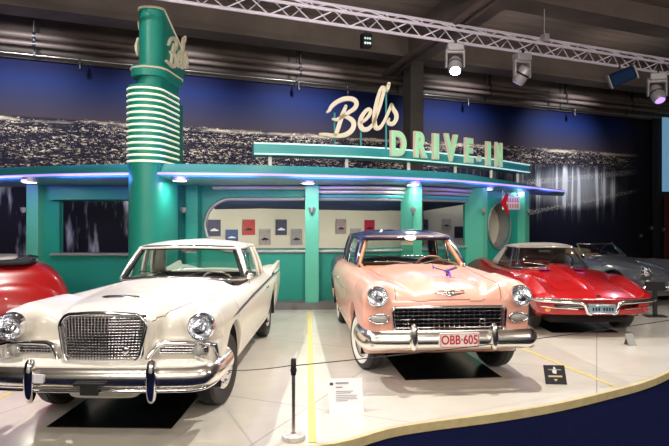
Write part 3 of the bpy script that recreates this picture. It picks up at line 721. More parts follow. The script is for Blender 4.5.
    for z in(.435,.46,.485): MB().tube([(x,-.80+.2*(abs(x)/.6)**3,z) for x in np.linspace(-.58,.58,9)],.006,6).build('grille_bar','satin_metal',gb,60)
    p=MB().box((-.19,-.945,.37),(.19,-.93,.50),.006).build('number_plate','plate_blue',root,30)
    MB().tube([(-.185,-.948,.375),(.185,-.948,.375),(.185,-.948,.495),(-.185,-.948,.495)],.006,6,closed=True).build('plate_border','chrome',p,60)
    for k,x in enumerate((-.13,-.09,-.05,.02,.06,.10,.14)): MB().box((x-.013,-.950,.41),(x+.011,-.945,.46)).build('plate_character','card_black',p,0)
    MB().tube([(x,-.865+.2*(abs(x)/.85)**3-.005,.563) for x in np.linspace(-.78,.78,25)],.008,6).build('nose_trim','chrome',root,60)
    MB().lathe([(.001,-.005),(.03,0),(.03,.01)],n=20).xf(Matrix.Translation((0,-.82,.60))@Matrix.Rotation(-.9,4,'X')).build('nose_emblem','chrome',root,50)
    for s in(-1,1): MB().box((s*.12-.05,.40,.875) if False else (min(s*.2,s*.36),.42,.86),(max(s*.2,s*.36),.56,.868)).build('hood_vent','purple',root,0)
    wiper(root,[(-.1,.60,.90),(-.3,.72,.93),(-.5,.80,.95)]); wiper(root,[(.05,.60,.90),(.25,.70,.93),(.45,.78,.95)])
    for yy in(0,2.49):
        well(root,yy,.43,.82,.355,.33)
        for s in(-1,1): wheel(root,s*.70,yy,.33,.19,'red',0,s)
    return root

# ================================================================== grey open sports car
def make_grey():
    root=empty('roadster',(6.22,11.95,0),R(22),'small dark grey open sports car with rounded fenders, rightmost car behind the red one','car')
    hz=prof([(-.85,.40),(-.72,.55),(-.5,.67),(-.1,.77),(.4,.85),(.75,.90),(1.2,.88),(2.2,.86),(2.8,.74),(3.2,.50)],.09)
    fz=prof([(-.8,.60),(-.6,.72),(-.3,.80),(0,.83),(.6,.83),(1.5,.83),(2.2,.82),(2.8,.68),(3.2,.45)],.1)
    Wz=prof([(.15,.70),(.3,.80),(.5,.835),(.7,.80),(.85,.70),(1.0,.60)],.06)
    Ty=prof([(-.85,.80),(-.5,.94),(0,1),(2.1,1),(2.8,.93),(3.3,.75)],.15)
    def T(ax,y):
        h=hz(y)-.16*(ax/.6)**2.4; g=fz(y)-2.2*(ax-.58)**2-3*np.clip(ax-.6,0,1)**2
        return smax(h,g,.05)
    def f(x,y,z):
        ax=np.abs(x); b=smax(z-T(ax,y),ax-Wz(z)*Ty(y),.12); b=smax(b,-.74+.10*(ax/.8)**2+.35*np.abs(z-.42)**1.5-y,.10); b=smax(b,y-3.15+.3*(z-.4)**2,.15); b=smax(b,.20-z,.05)
        b=smin(b,capsule(ax,y,z,(.58,-.50,.665),(.58,.2,.70),.115,.13),.08); b=np.maximum(b,-.62-y-.3*(z-.665)-1e3*(z<.5)-1e3*(ax<.42)); b=pocket(b,x,y,z,.58,-.50,.665,.085)
        b=arches(b,x,y,z,(0,2.10),.35,.31,.40); b=smax(b,-rbox(x,y,z,(0,1.35,.8),(.56,.62,.50),.10),.02)
        return b
    res=.02; V,Q,N=polygonise(f,(-.92,-.85,.14),(.92,3.3,1.0),res)
    pl=[('hood',lambda P: np.maximum(np.maximum(np.abs(P[:,0])-.38-.04*P[:,1],P[:,1]-.60),-.62-P[:,1]),lambda P,Nn:(Nn[:,2]>.3)&(P[:,2]>.5)&(P[:,1]<.8),'grey_paint')]
    for sg in(-1,1): pl+=[('door',lambda P: np.maximum(np.maximum(.72-P[:,1],P[:,1]-1.6),.30-P[:,2]),(lambda sg:lambda P,Nn:(P[:,0]*sg>.6)&(P[:,2]<.84)&(Nn[:,0]*sg>.2))(sg),'grey_paint')]
    panels(V,Q,N,res,pl,'car_body','grey_paint',root)
    B=Loop(.58,.66,2.0,3.0,.885); C=Loop(.50,.98,1.9,3.0,1.12)
    a0,a1=B.phi(.98),C.phi(1.22)
    o=ruled(B,C,(-a0,a0),(-a1,a1),(.0,1),.01,30,5).build('windshield','glass',root,60)
    e=edge(B,C,(-a0,a0),(-a1,a1),0,24)+edge(B,C,(-a0,a0),(-a1,a1),1,24)[::-1]; MB().tube(e,.016,8,closed=True).build('windshield_frame','chrome',o,60)
    tub(root,.54,.78,1.93,.22,.80); seat(root,-.50,-.06,1.5,.26,.62,'seat_tan'); seat(root,.06,.50,1.5,.26,.62,'seat_tan')
    MB().box((-.54,.80,.72),(.54,.92,.90),.04).build('dashboard','grey_paint',root,50); steering_wheel(root,.28,1.12,.93,.19,'dark_metal',.35)
    th=MB().ell((0,1.95,.90),(.56,.28,.09),28,10,.8).build('folded_top','seat_tan',root,60)
    for s in(-1,1):
        headlight(root,s*.58,-.60,.665,.082,-.25)
        l=MB().ell((s*.60,-.66,.50),(.05,.04,.03),14,10).build('turn_lamp','frosted',root,60)
    path=[(.83*math.sin(t*PI/2) if True else 0,-.83+.32*abs(t)**3,.37) for t in np.linspace(-1,1,41)]
    b=MB().sweep(path,[(0,-.05),(.03,-.04),(.045,0),(.03,.04),(0,.05),(-.01,0)]).build('bumper','chrome',root,45)
    for s in(-1,1): MB().ell((s*.30,-.88,.42),(.03,.035,.08),12,10).build('bumper_guard','chrome',b,60)
    MB().tube([(0,-.70,.60),(0,-.5,.69),(0,-.2,.765),(0,.1,.81)],.010,8).build('hood_trim','chrome',root,60)
    MB().box((-.03,-.76,.52),(.03,-.73,.58),.006).build('nose_badge','sign_red',root,40)
    for k in(0,): MB().box((-.16,-.90,.33),(.16,-.885,.42),.005).build('number_plate','plate_white',root,30)
    for yy in(0,2.10):
        well(root,yy,.41,.78,.34,.31)
        for s in(-1,1): wheel(root,s*.65,yy,.315,.16,'red',0,s)
    return root

# ================================================================== red convertible, top folded, seen from its tail end
def make_red2():
    root=empty('convertible_car',(-5.28,7.15,0),R(-62),'dark red rounded old convertible with its canvas roof folded down, cut by the left frame','car')
    hz=prof([(-.8,.60),(-.6,.80),(0,.93),(.8,1.02),(1.2,1.08),(2.2,1.13),(2.78,1.10),(2.98,.98),(3.12,.76),(3.25,.4)],.08)
    def f(x,y,z):
        ax=np.abs(x); w=prof([(-.8,.55),(0,.62),(.8,.68),(2.0,.70),(2.6,.66),(3.2,.52)],.15)(y)
        b=smax(z-hz(y)+.10*(ax/.6)**3,ax-w,.18); b=smax(b,-.80-y,.15); b=smax(b,y-3.22,.2); b=smax(b,.28-z,.06)
        for (cy,l,zz) in ((0,.62,.45),(2.35,.75,.42)):
            b=smin(b,np.sqrt(((ax-.64)/.24)**2+((y-cy)/l)**2+((z-zz)/.46)**2)*.24-.24,.06)
        b=arches(b,x,y,z,(0,),.34,.31,.45); b=pocket(b,x,y,z,.5,-.68,.72,.09); b=smax(b,-rbox(x,y,z,(0,1.45,1.0),(.56,.55,.5),.1),.02); return smax(b,.24-z,.03)
    res=.02; V,Q,N=polygonise(f,(-.98,-.95,.18),(.98,3.4,1.2),res)
    pl=[]
    for sg in(-1,1): pl+=[('door',lambda P: np.maximum(np.maximum(.80-P[:,1],P[:,1]-1.70),.36-P[:,2]),(lambda sg:lambda P,Nn:(P[:,0]*sg>.5)&(P[:,2]<1.02)&(Nn[:,0]*sg>.2))(sg),'dark_red_paint')]
    pl+=[('trunk_lid',lambda P: np.maximum(np.maximum(np.abs(P[:,0])-.42,2.35-P[:,1]),P[:,1]-3.12),lambda P,Nn:(P[:,2]>.5)&(P[:,1]>2.2),'dark_red_paint')]
    panels(V,Q,N,res,pl,'car_body','dark_red_paint',root)
    ft=MB().ell((0,2.42,1.12),(.60,.30,.05),30,12,.6).build('folded_top','cloth_dark',root,60)
    MB().ell((0,2.28,1.165),(.54,.22,.028),30,10,.6).build('top_cover','cloth_white',ft,60)
    for k in range(4): MB().tube([(-.57+.02*k,2.25+.13*k,1.15),(0,2.36+.13*k,1.175-.008*k),(.57-.02*k,2.25+.13*k,1.15)],.016,6).build('top_bow','dark_metal',ft,60)
    tub(root,.54,.95,1.95,.30,.95); seat(root,-.5,.5,1.75,.32,.62,'seat_tan')
    B=Loop(.60,.75,2,5,1.02); C=Loop(.54,.95,1.8,5,1.34); a0=B.phi(.90); a1=C.phi(1.06)
    o=ruled(B,C,(-a0,a0),(-a1,a1),(0,1),.01,24,4).build('windshield','glass',root,60)
    e=edge(B,C,(-a0,a0),(-a1,a1),0,24)+edge(B,C,(-a0,a0),(-a1,a1),1,24)[::-1]; MB().tube(e,.016,8,closed=True).build('windshield_frame','chrome',o,60)
    for s in(-1,1):
        headlight(root,s*.5,-.80,.72,.085); MB().ell((s*.72,2.98,.62),(.04,.03,.05),12,10).build('tail_lamp','plate_red',root,60)
        MB().box((s*.70-.02,1.5,.86),(s*.70+.02,1.64,.885),.006).build('door_handle','chrome',root,50)
    for y0,yy in((-.95,-1),(3.36,1)):
        MB().sweep([(.75*t,y0-yy*.12*abs(t)**2,.42) for t in np.linspace(-1,1,21)],[(0,-.05),(.03*(-yy),-.03),(.04*(-yy),0),(.03*(-yy),.03),(0,.05)]).build('bumper','chrome',root,45)
    chassis(root,.5,-.5,2.9,.2,.32)
    for yy in(0,2.35):
        if yy==0: well(root,yy,.46,.86,.33,.31)
        for s in(-1,1): wheel(root,s*(.72 if yy==0 else .66),yy,.315,.15,'red',0,s)
    return root
# ------------------------------------------------------------------ node expressions for the mural and floor
class E:
    def __init__(s,nt,o): s.nt=nt; s.o=o
    def _op(s,op,*a):
        n=s.nt.nodes.new('ShaderNodeMath'); n.operation=op
        for i,x in enumerate((s,)+a):
            if isinstance(x,E): s.nt.links.new(x.o,n.inputs[i])
            else: n.inputs[i].default_value=x
        return E(s.nt,n.outputs[0])
    def __add__(s,b): return s._op('ADD',b)
    def __sub__(s,b): return s._op('SUBTRACT',b)
    def __mul__(s,b): return s._op('MULTIPLY',b)
    def gt(s,b): return s._op('GREATER_THAN',b)
    def pw(s,b): return s._op('POWER',b)
    def abs(s): return s._op('ABSOLUTE')
    def mx(s,b): return s._op('MAXIMUM',b)
    def mn(s,b): return s._op('MINIMUM',b)
    def clamp(s): return s.mx(0.0).mn(1.0)
    def rng(s,a,b,c=0.0,d=1.0):
        n=s.nt.nodes.new('ShaderNodeMapRange'); n.interpolation_type='SMOOTHSTEP'
        s.nt.links.new(s.o,n.inputs[0])
        for i,v in enumerate((a,b,c,d)): n.inputs[i+1].default_value=v
        return E(s.nt,n.outputs[0])
def tex_noise(nt,vec,scale,detail=3,rough=.5):
    n=nt.nodes.new('ShaderNodeTexNoise'); n.inputs['Scale'].default_value=scale; n.inputs['Detail'].default_value=detail; n.inputs['Roughness'].default_value=rough
    nt.links.new(vec,n.inputs['Vector']); return E(nt,n.outputs['Fac'])
def mapped(nt,vec,sc,rot=(0,0,0)):
    m=nt.nodes.new('ShaderNodeMapping'); m.inputs['Scale'].default_value=sc; m.inputs['Rotation'].default_value=rot; nt.links.new(vec,m.inputs['Vector']); return m.outputs[0]
def mixc(nt,f,a,b):
    n=nt.nodes.new('ShaderNodeMix'); n.data_type='RGBA'
    nt.links.new(f.o,n.inputs[0]) if isinstance(f,E) else None
    for i,x in ((6,a),(7,b)):
        if isinstance(x,tuple): n.inputs[i].default_value=(*x,1)
        else: nt.links.new(x,n.inputs[i])
    return n.outputs[2]
def mural_material():
    m=bpy.data.materials.new('city_mural'); m.use_nodes=True; nt=m.node_tree; b=nt.nodes['Principled BSDF']
    tc=nt.nodes.new('ShaderNodeTexCoord'); ob=tc.outputs['Object']; sp=nt.nodes.new('ShaderNodeSeparateXYZ'); nt.links.new(ob,sp.inputs[0])
    x=E(nt,sp.outputs[0]); z=E(nt,sp.outputs[2])
    # sky print
    cr=nt.nodes.new('ShaderNodeValToRGB'); zz=z.rng(3.7,5.3) ; nt.links.new(z._op('MULTIPLY_ADD',.5,-1.75).o,cr.inputs[0])
    el=cr.color_ramp.elements; el[0].position=.08; el[0].color=(.12,.075,.065,1); el[1].position=.90; el[1].color=(.001,.005,.035,1)
    for p,c in ((.22,(.048,.038,.058)),(.42,(.022,.027,.080)),(.60,(.006,.018,.10)),(.76,(.001,.005,.05))):
        e=el.new(p); e.color=(*c,1)
    # city lights
    n1=tex_noise(nt,mapped(nt,ob,(7,1,22)),1.0,6,.85); n2=tex_noise(nt,mapped(nt,ob,(.7,1,4)),1.0,3,.6); n3=tex_noise(nt,mapped(nt,ob,(20,1,46)),1.0,3,.8)
    cut=(n2-.5)*.35
    lights=(n1+cut*.5).rng(.525,.575)*n3.rng(.44,.54)*(tex_noise(nt,mapped(nt,ob,(.8,1,6)),1.0,4,.65).rng(.40,.56)*1.5+.12)
    band=z.rng(3.90,3.72)*1.0; top=z.rng(3.93,3.85)
    glowline=(z-3.83).abs().rng(.07,0.0)*n2.rng(.40,.60)*.55
    right=x.rng(2.5,5.0)
    lowfade=z.rng(2.0,3.0)*(right*-1.0+1.0)+right*z.rng(3.05,3.45)
    li=(lights*lowfade*top)
    base_city=mixc(nt,top,cr.outputs[0],(.012,.010,.028))
    c1=mixc(nt,li.clamp(),base_city,(1.0,.86,.64))
    c1=mixc(nt,glowline,c1,(1.0,.85,.65))
    # water with vertical streaks, right side
    water=z.rng(3.45,3.25)*right
    st=tex_noise(nt,mapped(nt,ob,(5.5,1,.25)),1.0,3,.6).rng(.50,.70); st2=tex_noise(nt,mapped(nt,ob,(16,1,1.2)),1.0,3,.6).rng(.45,.7)
    gx=(x-8.7)._op('DIVIDE',2.4); gz=(z-2.62)._op('DIVIDE',.80); gd=(gx*gx+gz*gz).rng(1.0,0.0).pw(1.2)
    zf=z.rng(1.3,2.6)
    wmix=(st*.45+st2*.12)*zf*x.rng(11.6,9.0)*x.rng(3.0,6.5)+gd*(st*1.3+.28)*1.5
    c2=mixc(nt,water,c1,(.012,.014,.035)); c2=mixc(nt,(wmix*water).clamp(),c2,(.85,.90,1.0))
    # shore light chains
    s1=tex_noise(nt,mapped(nt,ob,(30,1,30)),1.0,2,.6).gt(.57)
    for (x0,z0,k,w) in ((10.5,3.15,.10,.13),(8.5,2.10,.16,.10)):
        line=(z-(x-x0)*k-z0).abs().rng(w,w*.3)*s1*x.rng(5.0,7.0)*x.rng(12.8,11.4); c2=mixc(nt,line,c2,(.95,.92,.9))
    # lower left: soft slanting reflections
    low=z.rng(2.75,2.45)*(right*-1.0+1.0)
    dg=tex_noise(nt,mapped(nt,ob,(2.2,1,.45),(0,R(-18),0)),1.0,4,.6).rng(.50,.72)
    c3=mixc(nt,low,c2,(.008,.008,.018)); c3=mixc(nt,(dg*low*.95),c3,(.80,.83,1.0))
    fr=(x).rng(11.9,10.4); c4=mixc(nt,fr*-1.0+1.0,c3,(.004,.004,.010))
    nt.links.new(c4,b.inputs['Base Color']); b.inputs['Roughness'].default_value=.7; b.inputs['Specular IOR Level'].default_value=.2
    return m
def floor_material():
    m=bpy.data.materials.new('platform_floor'); m.use_nodes=True; nt=m.node_tree; b=nt.nodes['Principled BSDF']
    tc=nt.nodes.new('ShaderNodeTexCoord'); ob=tc.outputs['Object']
    n=tex_noise(nt,ob,1.3,5,.6).rng(.3,.7); c=mixc(nt,n,(.60,.57,.50),(.68,.65,.575))
    n2=tex_noise(nt,mapped(nt,ob,(2,14,1)),1.0,4,.7).rng(.35,.7); c=mixc(nt,n2*.25,c,(.53,.50,.44))
    br=nt.nodes.new('ShaderNodeTexBrick'); br.offset=0; br.inputs['Scale'].default_value=1; br.inputs['Brick Width'].default_value=2.4; br.inputs['Row Height'].default_value=2.4; br.inputs['Mortar Size'].default_value=.004; br.inputs['Mortar Smooth'].default_value=.3
    nt.links.new(mapped(nt,ob,(1,1,1),(0,0,R(24))),br.inputs['Vector'])
    c=mixc(nt,E(nt,br.outputs['Fac']),c,(.22,.2,.18))
    nt.links.new(c,b.inputs['Base Color']); r=n2*.10+.16; nt.links.new(r.o,b.inputs['Roughness']); b.inputs['Specular IOR Level'].default_value=.6
    return m
def slab_material():
    m=bpy.data.materials.new('board_marked_ceiling'); m.use_nodes=True; nt=m.node_tree; b=nt.nodes['Principled BSDF']
    tc=nt.nodes.new('ShaderNodeTexCoord'); ob=tc.outputs['Object']
    w=tex_noise(nt,mapped(nt,ob,(.6,9,1)),1.0,5,.7).rng(.3,.7); n=tex_noise(nt,ob,.8,4).rng(.3,.7)
    c=mixc(nt,w,(.20,.155,.13),(.34,.275,.24)); c=mixc(nt,n*.5,c,(.22,.185,.165)); nt.links.new(c,b.inputs['Base Color']); b.inputs['Roughness'].default_value=.85
    return m
M['mural']=mural_material(); M['floor']=floor_material(); M['slab']=slab_material()
TH=math.atan(.457); CT,ST=math.cos(TH),math.sin(TH)
def hall(s,t,z=0): return Vector((s*CT+t*ST,15.87+s*ST-t*CT,z))
def hallrot(): return TH
# ------------------------------------------------------------------ setting
def build_setting():
    # carpet floor and platform
    o=MB().box((-14,-6,-.16),(26,30,-.07)).build('floor','carpet',None,0); tag(o,kind='structure')
    edge=[(-11.4,3.7),(-6,3.85),(-3,4.12),(-1.5,4.28),(-.14,4.46),(.54,4.87),(1.46,5.2),(2.1,5.48),(2.78,5.87),(3.25,6.17),(3.73,6.57),(4.6,7.45),(5.6,8.7),(6.8,10.4),(8.5,12.6),(11,15.5)]
    # smooth the edge
    P=[Vector((a,b,0)) for a,b in edge]; S=[]
    for i in range(len(P)-1):
        p0=P[max(i-1,0)];p1=P[i];p2=P[i+1];p3=P[min(i+2,len(P)-1)]
        for k in range(6):
            t=k/6; S.append(.5*((2*p1)+(p2-p0)*t+(2*p0-5*p1+4*p2-p3)*t*t+(3*p1-p0-3*p2+p3)*t**3))
    S.append(P[-1])
    out=[(p.x,p.y) for p in S]+[(13.2,20.2),(12.9,21.5),tuple(hall(12,.05))[:2],tuple(hall(-11.9,.05))[:2],(-11.4,9.0)]
    pf=MB().prism(out,-.075,0,'xy').build('display_platform','floor',None,0); tag(pf,'glossy cream display platform the cars stand on, with a curved front edge','platform')
    MB().sweep([tuple(p) for p in S],[(-.030,.0),(-.030,.004),(.012,.004),(.012,-.07),(.0,-.07),(0,0)],side=1).build('platform_edging','edge',pf,30)
    def stripe(a,b,w,ax):
        d=(Vector(b)-Vector(a)).normalized(); n=Vector((-d.y,d.x,0))*w/2; z=Vector((0,0,.001)); z2=Vector((0,0,.003))
        v=[Vector(a)-n,Vector(a)+n,Vector(b)+n,Vector(b)-n]; mb=MB().add([p+z for p in v]+[p+z2 for p in v],[(3,2,1,0),(4,5,6,7),(0,1,5,4),(1,2,6,5),(2,3,7,6),(3,0,4,7)])
        return mb
    for a,b,w,l in (((-.46,10.7,0),(-.17,4.52,0),.065,'yellow floor line running from the diner kerb to the platform edge at centre'),((2.30,8.45,0),(2.86,5.98,0),.055,'yellow floor line between the pink sedan and the red sports car'),((-2.95,8.0,0),(-3.28,4.9,0),.06,'yellow floor line beside the left front corner of the white coupe')):
        o=stripe(a,b,w,0).build('floor_line','yellow',None,0); tag(o,l,'floor marking')
    # walls: hall back wall with mural, black curtain to the right
    rot=(0,0,TH)
    o=MB().box((-12,0.0,-.07),(26,.3,7.6)).build('wall_back','concrete',None,0,loc=tuple(hall(0,-.12)),rot=rot); tag(o,kind='structure')
    # note: local +y of this frame points away from the camera
    m=MB().box((-10.5,-.03,0.0),(12.75,.0,5.14)).build('city_mural','mural',None,0,loc=tuple(hall(0,0)),rot=rot); tag(m,'huge night city mural with glittering lights and moonlit water behind the diner','backdrop')
    o=MB()
    v=[];f=[]
    for i in range(121):
        s=12.3+i*.08; w=.06*math.sin(i*1.3)
        v+=[(s,-.14+w,.0),(s,-.14+w,5.2)]
    for i in range(120): f.append((2*i,2*i+2,2*i+3,2*i+1))
    o=thick_obj=o.add(v,f).build('black_curtain','black_curtain',None,60,loc=tuple(hall(0,0)),rot=rot); tag(o,'tall black pleated curtain closing the hall wall right of the city mural','curtain')
    o=MB().box((-.2,0,-.07),(0,24,7.6)).build('wall_left','black_curtain',None,0,loc=(-11.5,-6,0)); tag(o,kind='structure')
    o=MB().box((12.60,-.38,2.58),(15.6,-.30,5.2)).build('picture_panel','blue_picture',None,0,loc=tuple(hall(0,0)),rot=rot); tag(o,'pale blue picture panel high at the far right edge','picture')
    o=MB()
    for k in range(28): o.lathe([(.05,0),(.07,.5),(.05,2.45)],(12.75+k*.1,-.32,0),'z',10)
    o=o.build('red_drape','dim_red',None,60,loc=tuple(hall(0,0)),rot=rot); tag(o,'dim dark red drape under the pale blue picture panel','drape')
    M['rear_plaster']=mat('rear_plaster',(.50,.47,.43),.8,noise=.1,nscale=1)
    o=MB().box((-11.5,-8.2,-.07),(20,-8,7.6)).build('wall_front','rear_plaster',None,0); tag(o,kind='structure')
    o=MB().box((20,-8,-.07),(20.2,24.8,7.6)).build('wall_right','rear_plaster',None,0); tag(o,kind='structure')
    # ceiling
    o=MB().box((-16,-26,6.5),(26,.3,6.7)).build('ceiling','slab',None,0,loc=tuple(hall(0,0)),rot=rot); tag(o,kind='structure')
    beams=[(.9,1.5,5.79,'long dark concrete ceiling beam behind the truss above the mural'),(4.7,5.3,6.05,'concrete ceiling beam in front of the truss at upper right')]
    for t0,t1,zb,l in beams:
        o=MB().box((-14,-t1,zb),(24,-t0,6.5)).build('ceiling_beam','concrete',None,0,loc=tuple(hall(0,0)),rot=rot); tag(o,l,'beam')
        MB().box((-14,-t1-.05,zb),(24,-t1,zb+.10)).build('beam_flange','concrete',o,0)
    # cross beam running from the column towards the camera
    c=hall(1.62,1.2); a=pt(372,72,14.7); a.z=5.79
    d=Vector((.226,-.974,0))
    cb=MB().sweep([tuple(hall(1.78,1.0)+Vector((0,0,5.75))),tuple(hall(1.78,1.0)+d*-1*(-9)+Vector((0,0,5.75)))],[(-.28,0),(.28,0),(.28,.8),(-.28,.8)]).build('cross_beam','concrete',None,0); tag(cb,'ceiling beam running forward from the top of the grey column','beam')
    o=MB().box((-.2,-.2,0),(.2,.2,5.8),.02).build('concrete_column','column',None,30); o.location=hall(1.73,1.2); o.rotation_euler=rot; tag(o,'square dark grey column rising behind the diner sign','column')
    # pipes
    def pipe(name,t,z,r,l,mt='pipe',s0=-11,s1=22,cat='pipe'):
        o=MB().cyl((s0,-t,z),(s1,-t,z),r,14)
        o=o.build(name,mt,None,60,loc=tuple(hall(0,0)),rot=rot); tag(o,l,cat)
        for k in range(11):
            s=s0+.8+k*3.0
            if s>s1: continue
            MB().lathe([(r*1.25,-.03),(r*1.25,.03)],(s,-t,z),'x',14).box((s-.012,-t-.012,z),(s+.012,-t+.012,5.79 if t>.9 else 6.5)).build('pipe_hanger','dark_metal',o,40)
        return o
    pipe('wall_pipe',.50,5.52,.075,'upper brown pipe running along the wall above the mural')
    pipe('wall_pipe',.55,5.34,.055,'lower brown pipe running along the wall above the mural')
    r=pipe('curtain_rail',.30,5.17,.014,'thin metal rail at the top edge of the city mural','satin_metal',s1=12.4,cat='rail')
    for i,(dx,rr,l) in enumerate(((-.45,.075,'left pipe under the ceiling beam running forward from the column'),(-.20,.05,'right pipe under the ceiling beam running forward from the column'))):
        p0=hall(1.78,.9)+Vector((dx-.2,0,5.52)); o=MB().cyl(p0,p0+d*9+Vector((0,0,.0)),rr,12).build('branch_pipe','pipe',None,60); tag(o,l,'pipe')
    # small track fittings hanging at the mural top
    for k,s in enumerate((-6.3,-4.2,-1.2,0.2,4.1,8.3)):
        o=MB().cyl((0,0,0),(0,0,.10),.02,8).lathe([(.001,-.12),(.035,-.11),(.045,0),(.03,.02)],(0,0,-.0),'z',14).build('wall_washer_lamp','dark_metal',None,50)
        MB().lathe([(.001,0),(.034,0)],(0,0,-.108),'z',14).build('lamp_glass','white_neon',o,0)
        o.location=hall(s,.42,5.05); tag(o,'tiny dark lamp on the rail over the mural, %s'%('over the left city lights','just left of the green tower','between tower and script sign','above the script sign','right of the column','near the dark right end')[k],'lamp','small lamps on the mural rail')
    # far right clutter: people-like dark stands with small lights kept simple
    for k,(px,py,Y,h) in enumerate(((641,244,15.5,1.25),(652,236,16.0,1.45),(664,238,16.2,1.4))):
        p=pt(px,py,Y); 
        o=MB().lathe([(.20,0),(.20,.02),(.02,.03),(.02,h-.35),(.05,h-.32),(.07,h-.1),(.03,h)],n=16).build('display_stand','dark_metal',None,40); o.location=(p.x,p.y,0)
        MB().ell((0,0,h-.05),(.06,.06,.07),12,8).build('stand_head','dark_metal',o,60)
        tag(o,('slim dark metal display stand behind the grey roadster, left of three','tallest slim metal stand behind the grey roadster','slim metal stand by the right frame edge, in front of the red drape')[k],'stand')
def curve_pts(P,n=400):
    V=[Vector((a,b,0)) for a,b in P]; out=[]
    for i in range(len(V)-1):
        p0=V[max(i-1,0)];p1=V[i];p2=V[i+1];p3=V[min(i+2,len(V)-1)]
        if i==0: p0=p1*2-p2
        if i==len(V)-2: p3=p2*2-p1
        for k in range(12):
            t=k/12; out.append(.5*((2*p1)+(p2-p0)*t+(2*p0-5*p1+4*p2-p3)*t*t+(3*p1-p0-3*p2+p3)*t**3))
    out.append(V[-1]); L=[0]
    for a,b in zip(out,out[1:]): L.append(L[-1]+(b-a).length)
    def at(s):
        s=min(max(s,0),L[-1]); 
        i=int(np.searchsorted(L,s))-1; i=min(max(i,0),len(out)-2); k=(s-L[i])/max(L[i+1]-L[i],1e-9); return out[i].lerp(out[i+1],k)
    def nr(s):
        a,b=at(s-.05),at(s+.05); d=(b-a).normalized(); return Vector((d.y,-d.x,0))
    def s_of_x(x):
        for q,p in zip(L,out):
            if p.x>=x: return q
        return L[-1]
    return at,nr,L[-1],s_of_x
FP=[(-5.88,11.3),(-5,11.3),(-3,11.3),(-1,11.3),(.2,11.33),(1.0,11.5),(2.0,12.05),(2.9,13.0),(3.5,13.65),(4.05,14.18),(4.68,14.75)]
CP=[(-8.2,11.4),(-6,10.45),(-4.4,9.85),(-2.84,9.58),(-1.6,9.75),(-.6,10.05),(1.0,10.72),(2.33,11.6),(4.0,13.45),(5.3,15.1),(6.65,17.0)]
BP=[(-1.42,10.35),(-.6,10.55),(1.1,11.25),(3.2,13.0),(4.85,14.85)]
def build_diner():
    root=empty('diner_building',(0,0,0),0,'turquoise drive-in diner front with a long curved canopy and ribbon windows','building')
    at,nr,L,sx=curve_pts(FP); 
    z0,z1=.12,2.32
    sA=sx(-5.34); sB=sx(-3.5); sC=sx(-2.55); sD=sx(2.98); ring_s=sx(3.90); rr=.46; zr=1.48
    def opening(s):
        if sA<s<sB: return (1.0,2.02)
        if sC<s<sD:
            r=.50; zm=1.555
            d=min(max((s-sC)/r,0),1); h=.50*math.sqrt(max(1-(1-d)**2,0)); return (zm-h,zm+h)
        if abs(s-ring_s)<rr:
            h=.52*math.sqrt(1-((s-ring_s)/rr)**2); return (zr-h,zr+h)
        return None
    v=[];f=[]; n=int(L/.02); th=.16
    def wall_piece(lo,hi,mb):   # per column arrays
        pass
    mb=MB(); 
    for i in range(n):
        s0=L*i/n; s1=L*(i+1)/n; p0,p1=at(s0),at(s1); n0,n1=nr(s0),nr(s1)
        o0,o1=opening(s0),opening(s1)
        segs=[((z0,z1),(z0,z1))] if not(o0 and o1) else [((z0,o0[0]),(z0,o1[0])),((o0[1],z1),(o1[1],z1))]
        for (a0,b0),(a1,b1) in segs:
            q=[]
            for (p,nn,a,b) in ((p0,n0,a0,b0),(p1,n1,a1,b1)):
                q+=[p+Vector((0,0,a)),p+Vector((0,0,b)),p-nn*th+Vector((0,0,b)),p-nn*th+Vector((0,0,a))]
            fs=[(0,4,5,1),(2,6,7,3)]
            if segs.__len__()>1: fs+=[(1,5,6,2),(3,7,4,0)]
            elif o0 or o1: pass
            mb.add(q,fs)
        if (o0 is None)!=(o1 is None):
            zz=(o0 or o1); p=p0 if o0 else p1; nn=n0 if o0 else n1; p=p0; nn=n0
            mb.add([p+Vector((0,0,zz[0])),p+Vector((0,0,zz[1])),p-nn*th+Vector((0,0,zz[1])),p-nn*th+Vector((0,0,zz[0]))],[(0,1,2,3)])
    for s in(0,L):
        p,nn=at(s),nr(s); mb.add([p+Vector((0,0,z0)),p+Vector((0,0,z1)),p-nn*th+Vector((0,0,z1)),p-nn*th+Vector((0,0,z0))],[(0,1,2,3)])
    mb.build('facade_wall','teal',root,0)
    # window frames
    def off(s,d,z): p=at(s)+nr(s)*d; return Vector((p.x,p.y,z))
    fr=[off(s,.02,opening(s)[1]) for s in np.linspace(sD-.01,sC+.002,150)]+[off(s,.02,opening(s)[0]) for s in np.linspace(sC+.002,sD-.01,150)]
    MB().tube(fr,.035,8).build('ribbon_window_frame','silver_trim',root,60)
    MB().sweep([tuple(off(s,.0,1.0)) for s in np.linspace(sA-.12,sB,20)],[(-.16,-.02),(.09,-.02),(.09,.02),(-.16,.02)]).build('window_sill','silver_trim',root,30)
    MB().sweep([tuple(off(s,.0,2.16)) for s in np.linspace(sA-.1,sB,20)],[(0,-.12),(.20,-.12),(.20,.10),(0,.10)]).build('window_header','teal',root,30)
    rg=[off(ring_s+rr*1.08*math.cos(t),.03,zr+.54*math.sin(t)) for t in np.linspace(0,2*PI,49)[:-1]]
    MB().tube(rg,.022,8,closed=True).build('porthole_ring','kerb',root,60)
    # deep porthole sleeve and cream back
    sl=MB(); v=[];f=[]; m=48
    for t in np.linspace(0,2*PI,m+1)[:-1]:
        a=off(ring_s+rr*.96*math.cos(t),.0,zr+.50*math.sin(t)); v+=[a,a-nr(ring_s)*.26]
    for i in range(m): j=(i+1)%m; f.append((2*i,2*j,2*j+1,2*i+1))
    sl.add(v,f).build('porthole_sleeve','kerb',root,60)
    MB().add([v[2*i+1] for i in range(m)],[tuple(range(m))]).build('porthole_panel','cream',root,0)
